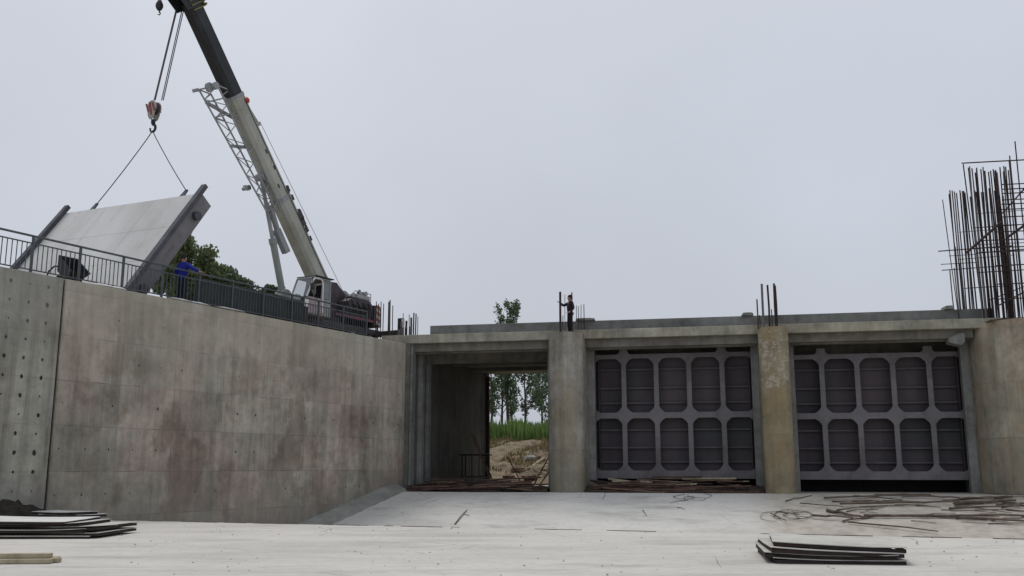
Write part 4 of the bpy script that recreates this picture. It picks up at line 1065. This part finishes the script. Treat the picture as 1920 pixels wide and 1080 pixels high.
# row of scrap sticks near the sill, right bay
# formwork sheets
def sheet(name, loc, rz, L, W, th, label, group, mat='ply', tilt_=(0, 0)):
    root = thing(name, label, 'board', loc, (tilt_[0], tilt_[1], rz), group)
    m = MB(); bow = rnd.uniform(.004, .026); nx, ny = 8, 5; cr4 = [rnd.uniform(-.012, .02) for _ in range(4)]
    def zz(i, j):
        x, y = i / nx * 2 - 1, j / ny * 2 - 1
        return bow * x * x + cr4[(x > 0) + 2 * (y > 0)] * x * x * y * y
    for top_ in (0, 1):
        for i in range(nx + 1):
            for j in range(ny + 1):
                ex = rnd.uniform(-.006, .006) if i in (0, nx) else 0
                m.v.append((-L / 2 + L * i / nx + ex, -W / 2 + W * j / ny + (rnd.uniform(-.008, .004) if j in (0, ny) else 0), (th if top_ else th * .78) + zz(i, j)))
    nn_ = (nx + 1) * (ny + 1)
    for i in range(nx):
        for j in range(ny):
            a = i * (ny + 1) + j
            m.f.append((nn_ + a, nn_ + a + ny + 1, nn_ + a + ny + 2, nn_ + a + 1)); m.f.append((a, a + 1, a + ny + 2, a + ny + 1))
    for i in range(nx):
        for j in (0, ny):
            a = i * (ny + 1) + j; m.f.append((a, a + ny + 1, nn_ + a + ny + 1, nn_ + a))
    for j in range(ny):
        for i in (0, nx):
            a = i * (ny + 1) + j; m.f.append((a, a + 1, nn_ + a + 1, nn_ + a))
    m.build('face', mat, root)
    m = MB()
    for y in (-W / 2 + .004, W / 2 - .044, -.02): m.box(-L / 2 + .06, L / 2 - .06, y * .9, y * .9 + .04, -.010, th * .35)
    m.build('batten', 'ply_edge', root)
    m = MB()
    for (x0, y0, x1, y1) in ((-L / 2 + .02, -W / 2 + .012, L / 2 - .02, -W / 2 + .05), (-L / 2 + .02, W / 2 - .05, L / 2 - .02, W / 2 - .012), (-L / 2 + .012, -W / 2 + .02, -L / 2 + .05, W / 2 - .02), (L / 2 - .05, -W / 2 + .02, L / 2 - .012, W / 2 - .02)):
        m.box(x0, x1, y0, y1, -.016, th * .775)
    m.build('edge', 'ply_edge', root)
    return root
c = Vector((5.3, 16.55, 0))
for i, (dx, dy, rz, ty, z, lab) in enumerate(((-.05, .0, -7, .2, .016, 'lowest pale edged board of the right foreground stack'), (-.12, .05, -10, 1.0, .082, 'second board from below in the right foreground stack'),
                                       (-.06, .0, -8, 1.6, .152, 'third board of the right foreground stack, under the top one'), (.10, .12, -13, 2.2, .228, 'topmost grey board of the right foreground stack'))):
    sheet('formwork_board', c + Vector((dx, dy, z)), R(rz), 2.02, 2.1, .05, lab, 'boards stacked in the right foreground', 'ply', (0, R(ty)))
c = Vector((-10.45, 21.9, 0))
for i, (dx, dy, rz, lab) in enumerate(((.25, -.1, 4, 'lowest board of the left foreground stack, resting on the slab'), (.5, .1, -6, 'board sticking out furthest right in the left stack'), (.15, 0, 2, 'middle board of the left foreground stack'),
                                       (.45, .2, -9, 'skewed board just under the top pair of the left stack'), (-.1, .15, 3, 'board directly under the top one of the left stack'), (-.35, .1, 2, 'topmost pale board of the left foreground stack'))):
    sheet('formwork_board', c + Vector((dx, dy, .016 + i * .058)), R(rz * .6), 2.44, 1.9, .045, lab, 'boards stacked in the left foreground', 'ply' if i < 5 else 'ply_white', (0, R(.5 * (i % 2))))
c = Vector((-12.1, 27.0, 0))
for i, (dx, rz, lab) in enumerate(((.1, -20, 'lowest whitish board against the left wall foot'), (-.05, -26, 'middle whitish board against the left wall foot'), (.08, -16, 'upper whitish board against the left wall foot'), (-.15, -24, 'topmost whitish board beside the dark earth heap'))):
    sheet('formwork_board', c + Vector((dx, 0, .016 + i * .075)), R(rz), 1.5, .9, .05, lab, 'whitish boards at the wall foot', 'ply_white')
for i, (x, y, z, rz, lab) in enumerate(((-8.35, 15.6, .04, 3, 'frontmost weathered plank at the lower left corner'), (-8.3, 15.8, .04, 1, 'middle weathered plank at the lower left corner'), (-8.42, 15.7, .115, 4, 'upper weathered plank at the lower left corner'), (-8.42, 16.0, .04, 2, 'rearmost weathered plank at the lower left corner'))):
    m = MB(); m.box(-1.1, 1.1, -.075, .075, -.035, .035)
    tag(m.build('timber_plank', 'timber_pale', loc=(x, y, z), rot=(0, 0, R(rz)), bevel=.008), lab, 'plank', 'planks at the lower left corner')
gr = MB(); rg = random.Random(77)
for i in range(900):
    x, y = rg.uniform(-11, 12), rg.uniform(9, 27)
    if -.32 * x + 24.3 < y or x < -.48 * y + 1.0: continue
    r_ = rg.choice((.006, .01, .014, .022)) * rg.uniform(.6, 1.3); b0 = len(gr.v)
    gr.add([(x + r_ * math.cos(a) * rg.uniform(.7, 1.2), y + r_ * math.sin(a) * rg.uniform(.7, 1.2), 0) for a in (0, 1.2, 2.5, 3.8, 5)] + [(x, y, r_ * rg.uniform(.5, 1))], [(0, 1, 5), (1, 2, 5), (2, 3, 5), (3, 4, 5), (4, 0, 5)])
tag(gr.build('grit', 'berm'), 'scattered grit and crumbs of mortar on the slab', kind='stuff')
# dark earth heap
m = MB(); n = 34
for i in range(n + 1):
    for j in range(n + 1):
        x, y = (i / n - .5) * 5.2, (j / n - .5) * 2.2
        rr = math.hypot(x / 2.6, y / 1.1)
        lump = .09 * math.sin(x * 5 + j) * math.sin(y * 7 + i * .7) + rnd.uniform(-.07, .07)
        m.v.append((x, y, max(-.05, .44 * max(0, 1 - rr ** 1.5) * (1 + .35 * math.sin(x * 2.1 + 1)) + lump * (1 if rr < .95 else 0))))
for i in range(n):
    for j in range(n):
        a = i * (n + 1) + j; m.f.append((a, a + 1, a + n + 2, a + n + 1))
tag(m.build('earth_heap', 'mud', loc=(-14.35, 27.3, 0), rot=(0, 0, R(50))), 'dark earth heap against the wall foot at the left edge', 'earth heap')

# inside the open bay: trestle, ladder, leaning poles
tr = thing('steel_trestle', 'dark steel trestle standing deep in the open bay', 'trestle', uv(-6.15, 9.0, .42), (0, 0, -A12))
for x in (-.65, .65):
    for y in (-.35, .35):
        m = MB(); m.tube([(x, y, 0), (x, y, 1.75)], .035, 8); m.build('leg', 'rust', tr)
for z in (.55, 1.7):
    m = MB()
    for y in (-.35, .35): m.tube([(-.8, y, z), (.8, y, z)], .035, 8)
    for x in (-.65, .65): m.tube([(x, -.4, z + .03), (x, .4, z + .03)], .03, 8)
    m.build('cross_frame', 'rust', tr)
for x in (-.3, .1):
    m = MB(); m.tube([(x, .36, .55), (x, .36, 1.7)], .025, 6); m.build('upright', 'rust', tr)
ld = thing('wooden_ladder', 'wooden ladder leaning on the inner wall of the open bay', 'ladder', uv(-5.0, 8.6, .42), (0, R(-24), -A12))
for y in (-.22, .22):
    m = MB(); m.bar((0, y, 0), (0, y, 3.1), .07, .05, (1, 0, 0)); m.build('rail', 'timber', ld)
for k in range(8):
    m = MB(); m.tube([(0, -.22, .3 + k * .36), (0, .22, .3 + k * .36)], .02, 6); m.build('rung', 'timber', ld)
for (u, v, z, du, dz, rr, lab) in ((-2.35, 5.0, .42, .95, 1.75, .035, 'pole leaning on the first pier inside the open bay'), (-2.15, 5.3, .42, .85, 1.2, .03, 'shorter pole leaning on the first pier in the open bay'),
                                   (-4.5, 13.5, .45, -.9, 1.6, .035, 'pole propped up at the far end of the open bay')):
    m = MB(); m.tube([uv(u, v, z), uv(u + du, v + .1, z + dz)], rr, 7); tag(m.build('leaning_pole', 'timber'), lab, 'pole', 'poles leaning in the open bay')
m = MB(); m.tube([uv(-6.9, 15.0, .42), uv(-6.95, 15.0, 6.85)], .12, 10); tag(m.build('steel_prop', 'rust'), 'dark upright prop at the far end of the open bay', 'prop')
for i in range(26):
    u, v = rnd.uniform(-8, -2.6), rnd.uniform(16.8, 30); an = rnd.gauss(0, .5); ln_ = rnd.uniform(.6, 2.2)
    u2, v2 = u + ln_ * math.cos(an), v + ln_ * math.sin(an); r_ = rnd.uniform(.025, .06)
    m = MB(); m.bar(uv(u, v, gz(u, v) + r_), uv(u2, v2, gz(u2, v2) + r_ + rnd.uniform(0, .15)), r_ * 2.4, r_)
    tag(m.build('broken_batten', rnd.choice(['timber', 'timber', 'timber_pale', 'scrap'])), 'broken batten lying on the rough ground seen through the open bay', 'batten', 'battens beyond the open bay')
for i in range(14):
    u, v = rnd.uniform(-7.6, -2.5), rnd.uniform(18.5, 34)
    s_ = rnd.uniform(.18, .5); m = MB(); m.lathe([(0, -.1), (s_, -.05), (s_ * .9, s_ * .4), (s_ * .4, s_ * .75), (0, s_ * .8)], 8)
    m.v = [(x * 1.3 + rnd.uniform(-.08, .08), y + rnd.uniform(-.08, .08), z) for x, y, z in m.v]
    tag(m.build('rubble', 'timber' if i % 3 else 'berm', loc=uv(u, v, gz(u, v))), 'rubble lump on the rough ground seen through the open bay', 'rubble', 'rubble beyond the open bay')

for i, (u, v, r_, lab) in enumerate(((-4.2, 27, .9, 'dark brush clump left on the rough ground beyond the bay'), (-5.4, 31, 1.1, 'dark brush clump farther back on the rough ground'), (-3.6, 33.5, .8, 'dark brush clump at the right on the rough ground'), (-7.6, 36, 1.0, 'farthest dark brush clump before the tall weeds'))):
    rg = random.Random(300 + i); rt = thing('brush_clump', lab, 'brush', uv(u, v, gz(u, v)), (0, 0, 0), 'brush beyond the open bay')
    m = MB()
    for k in range(60):
        an = rg.uniform(0, 6.28); e_ = Vector((math.cos(an) * r_ * rg.uniform(.2, 1.5), math.sin(an) * r_ * rg.uniform(.2, 1), rg.uniform(.1, .5)))
        m.tube([e_ * .15, e_ * .6 + Vector((0, 0, .12)), e_], .018, 4, .006)
    m.build('twigs', 'timber', rt)
# ================================================================ TREES
def leaves(m, c, rad, n, size, rg):
    for _ in range(n):
        d = Vector((rg.gauss(0, 1), rg.gauss(0, 1), rg.gauss(0, 1))).normalized() * (rg.random() ** .45)
        p = Vector(c) + Vector((d.x * rad[0], d.y * rad[1], d.z * rad[2]))
        a = Vector((rg.gauss(0, 1), rg.gauss(0, 1), rg.gauss(0, .7))).normalized(); b_ = a.orthogonal().normalized()
        b_ = (Matrix.Rotation(rg.uniform(0, 6.28), 3, a) @ b_)
        s_ = size * rg.uniform(.6, 1.3); e = a.cross(b_)
        m.add([p - b_ * s_ * .5, p + e * s_ * .28, p + b_ * s_ * .5, p - e * s_ * .28], [(0, 1, 2, 3)])
def tree(name, label, loc, h, cr, kind, leaf, group, seed, size=.26, n=90, low=.2):
    rg = random.Random(seed)
    root = thing(name, label, 'tree', loc, (0, 0, rg.uniform(0, 6)), group)
    tk = MB(); cw2 = MB()
    r0 = h * (.012 if kind == 'poplar' else .018) + .03
    pts = [Vector((0, 0, -.2))]
    for k in range(1, 7): pts.append(Vector((rg.uniform(-.03, .03) * h * .3, rg.uniform(-.03, .03) * h * .3, h * .92 * k / 6)))
    tk.tube(pts, r0, 8, r0 * .15)
    nl = 26 if kind == 'poplar' else 22
    for k in range(nl):
        f = low + (1 - low) * (k + rg.random()) / nl
        base = pts[0].lerp(pts[-1], f); ang = rg.uniform(0, 6.28)
        if kind == 'poplar': reach = cr * (1.05 - .75 * abs(f - .45)) * rg.uniform(.6, 1.15); rise = reach * rg.uniform(.9, 1.7)
        else: reach = cr * math.sqrt(max(.05, 1 - ((f - .5) / .55) ** 2)) * rg.uniform(.55, 1.1); rise = reach * rg.uniform(.1, .6)
        e_ = base + Vector((math.cos(ang) * reach, math.sin(ang) * reach, rise))
        tk.tube([base, base.lerp(e_, .5) + Vector((0, 0, .05 * reach)), e_], r0 * .35 * (1.1 - f), 5, .012)
        for q_ in (.45, .75, 1.0):
            if rg.random() < .88:
                c_ = base.lerp(e_, q_) + Vector((rg.uniform(-.2, .2), rg.uniform(-.2, .2), rg.uniform(-.15, .2))) * cr * .4
                s_ = cr * rg.uniform(.20, .36)
                leaves(cw2, c_, (s_, s_, s_ * (1.5 if kind == 'poplar' else .8)), int(n * rg.uniform(.6, 1.2)), size, rg)
    tk.build('trunk', 'bark', root)
    cw2.build('crown', leaf, root)
    return root
# dense trees behind the hanging gate on the bank
for i, (px, Y, h, cr, lf, lab) in enumerate(((352, 52, 7.4, 1.9, 'leaf_a', 'tallest bushy green tree right behind the hanging gate'), (392, 53.5, 6.1, 1.9, 'leaf_a', 'second bushy green tree right of the hanging gate'),
                                             (428, 54, 5.5, 1.7, 'leaf_b', 'dull green tree midway between gate and crane'), (462, 54.5, 5.2, 1.6, 'leaf_a', 'rounded low tree left of the luffing cylinder'),
                                             (500, 55.5, 5.0, 1.6, 'leaf_b', 'smallest dark tree beside the crane cylinder'), (536, 57, 4.6, 1.5, 'leaf_a', 'low tree half behind the crane cab'), (410, 56, 6.3, 1.9, 'leaf_b', 'farther dull tree filling the gap right of the tallest one'), (315, 54.5, 6.2, 1.7, 'leaf_b', 'dark tree half hidden under the hanging gate'))):
    tree('broadleaf_tree', lab, (at(px, 540, Y).x, Y, 6.95), h, cr, 'round', lf, 'trees on the left bank', 20 + i, .25, 210, .06)
# dark bushes under them
for i, (px, Y, h, cr) in enumerate(((375, 47.6, 3.0, 1.3), (410, 47.9, 2.9, 1.4), (447, 48.2, 2.8, 1.4), (482, 48.4, 2.7, 1.3), (515, 48.7, 2.5, 1.2))):
    lab = ['dark bush behind the railing nearest the man in blue', 'second dark bush behind the railing from the man in blue', 'middle one of the dark bushes behind the railing', 'dark bush second from the crane behind the railing', 'dark bush behind the railing nearest the crane'][i]
    rg = random.Random(60 + i); rt = thing('dark_bush', lab, 'bush', (at(px, 540, Y).x, Y, 6.95), (0, 0, 0), 'dark bushes behind the railing')
    tk = MB(); cm = MB()
    for k in range(16):
        a = rg.uniform(0, 6.28); e_ = Vector((math.cos(a) * cr * rg.uniform(.2, .9), math.sin(a) * cr * .8 * rg.uniform(.2, .9), h * rg.uniform(.35, .92)))
        tk.tube([(0, 0, -.1), e_ * .5, e_], .03, 5, .01); leaves(cm, e_, (.5, .5, .45), 120, .22, rg); leaves(cm, e_ * .6, (.5, .5, .5), 80, .22, rg)
    tk.build('stems', 'bark', rt); cm.build('foliage', 'leaf_h', rt)
# tall poplars beyond, seen through the open bay and one over the deck
pops = [(922, 98, 10.6, 1.4), (941, 100, 11.0, 1.5), (985, 100, 10.6, 1.9), (1016, 101, 9.4, 1.3), (1030, 92, 9.4, 1.5), (957, 112, 11.0, 1.4), (905, 110, 11, 1.6), (885, 100, 10.6, 1.6)]
plab = ['leftmost slim poplar seen through the open bay', 'second slim poplar in the open bay', 'broadest dark poplar in the middle of the open bay view', 'slim poplar near the right side of the open bay', 'poplar at the right edge of the open bay view',
        'farther poplar between the second and broadest ones', 'farther poplar at the left side of the bay view', 'poplar mostly hidden behind the bay inner wall']
for i, (px, Y, h, cr) in enumerate(pops):
    p = at(px, 800, Y); u_, v_ = to_uv(p)
    tree('poplar_tree', plab[i], (p.x, Y, gz(u_, v_) - .1), h, cr, 'poplar', 'leaf_p', 'poplars beyond the sluice', 80 + i, .30, 26 if i != 2 else 40, .3)
p = at(951, 800, 106); tree('poplar_tree', 'young poplar whose top rises above the deck parapet', (p.x, 106, 3.4), at(951, 568, 106).z - 3.4 + .35, 1.6, 'poplar', 'leaf_p', 'poplars beyond the sluice', 99, .30, 60, .5)
p = at(745, 800, 70)
# band of tall weeds
wd = MB(); rg = random.Random(5)
for i in range(12000):
    u, v = rg.uniform(-34, -6), rg.uniform(44, 58)
    z = gz(u, v); b0 = Vector((u, v, z)); hh = rg.uniform(1.6, 2.95) * (.82 + .22 * math.sin(u * 1.1 + v * .4) * math.sin(u * .37 + 1.3))
    tp_ = b0 + Vector((rg.uniform(-.35, .35), rg.uniform(-.35, .35), hh)); sd = Vector((rg.uniform(-1, 1), rg.uniform(-.4, .4), 0)).normalized() * .07
    md = b0.lerp(tp_, .6)
    wd.add([b0 - sd * .5, b0 + sd * .5, md + sd, tp_, md - sd], [(0, 1, 2, 3, 4)])
tag(wd.build('tall_weeds', 'leaf_m', **FR), 'band of tall green weeds seen through the open bay', kind='stuff')
# dry grass in front
wd = MB()
for i in range(14000):
    u, v = rg.uniform(-26, -3), rg.uniform(26, 47)
    if math.sin(u * .9 + v * .5) * math.sin(v * .6 - u * .3) < .15: continue
    z = gz(u, v); hh = rg.uniform(.15, .5); sd = Vector((rg.uniform(-1, 1), rg.uniform(-.4, .4), 0)).normalized() * .05
    b0 = Vector((u, v, z - .02)); wd.add([b0 - sd, b0 + sd, b0 + Vector((rg.uniform(-.2, .2), rg.uniform(-.2, .2), hh))], [(0, 1, 2)])
M['dry'] = leaf_mat('dry grass', (.20, .16, .075))
tag(wd.build('dry_grass', 'dry', **FR), 'dry grass tufts on the rough ground beyond the bay', kind='stuff')

# ================================================================ LIGHT
SUN_EL, SUN_AZ = R(62), R(-25)      # azimuth from +y towards +x
wld = bpy.data.worlds.new('World'); S.world = wld; wld.use_nodes = True
nt = wld.node_tree; bg = nt.nodes['Background']
sky = nt.nodes.new('ShaderNodeTexSky'); sky.sky_type = 'NISHITA'; sky.sun_disc = False
sky.sun_elevation = SUN_EL; sky.sun_rotation = SUN_AZ; sky.air_density = 1.6; sky.dust_density = 6
tcn = nt.nodes.new('ShaderNodeTexCoord')
sep = nt.nodes.new('ShaderNodeSeparateXYZ'); nt.links.new(tcn.outputs['Generated'], sep.inputs[0])
cr_ = nt.nodes.new('ShaderNodeValToRGB'); nt.links.new(sep.outputs[2], cr_.inputs[0])
e = cr_.color_ramp.elements
e[0].position = 0; e[0].color = (.535, .572, .655, 1)
e[1].position = .5; e[1].color = (.615, .652, .725, 1)
nz = nt.nodes.new('ShaderNodeTexNoise'); nz.inputs['Scale'].default_value = 2.2; nz.inputs['Detail'].default_value = 4
nt.links.new(tcn.outputs['Generated'], nz.inputs['Vector'])
mr = nt.nodes.new('ShaderNodeMapRange'); mr.inputs[1].default_value = .3; mr.inputs[2].default_value = .7; mr.inputs[3].default_value = 9.4; mr.inputs[4].default_value = 10.85
nt.links.new(nz.outputs['Fac'], mr.inputs[0])
vm = nt.nodes.new('ShaderNodeVectorMath'); vm.operation = 'SCALE'
nt.links.new(cr_.outputs[0], vm.inputs[0]); nt.links.new(mr.outputs[0], vm.inputs['Scale'])
mx = nt.nodes.new('ShaderNodeMix'); mx.data_type = 'RGBA'; mx.inputs[0].default_value = .9
nt.links.new(sky.outputs[0], mx.inputs[6]); nt.links.new(vm.outputs[0], mx.inputs[7])
nt.links.new(mx.outputs[2], bg.inputs['Color']); bg.inputs['Strength'].default_value = .1
sl_ = bpy.data.lights.new('sun', 'SUN'); sl_.energy = 1.6; sl_.angle = R(25); sl_.color = (1, .955, .89)
so = bpy.data.objects.new('sun', sl_); C.objects.link(so)
so.rotation_euler = (R(90) - SUN_EL, 0, math.pi - SUN_AZ)
d = Vector((math.sin(SUN_AZ) * math.cos(SUN_EL), math.cos(SUN_AZ) * math.cos(SUN_EL), math.sin(SUN_EL)))
so.rotation_euler = d.to_track_quat('Z', 'Y').to_euler()
so.location = (0, 0, 60)
vs_ = S.view_settings
vs_.view_transform = 'Standard'; vs_.look = 'None'; vs_.exposure = 0; vs_.gamma = 1; vs_.use_curve_mapping = False
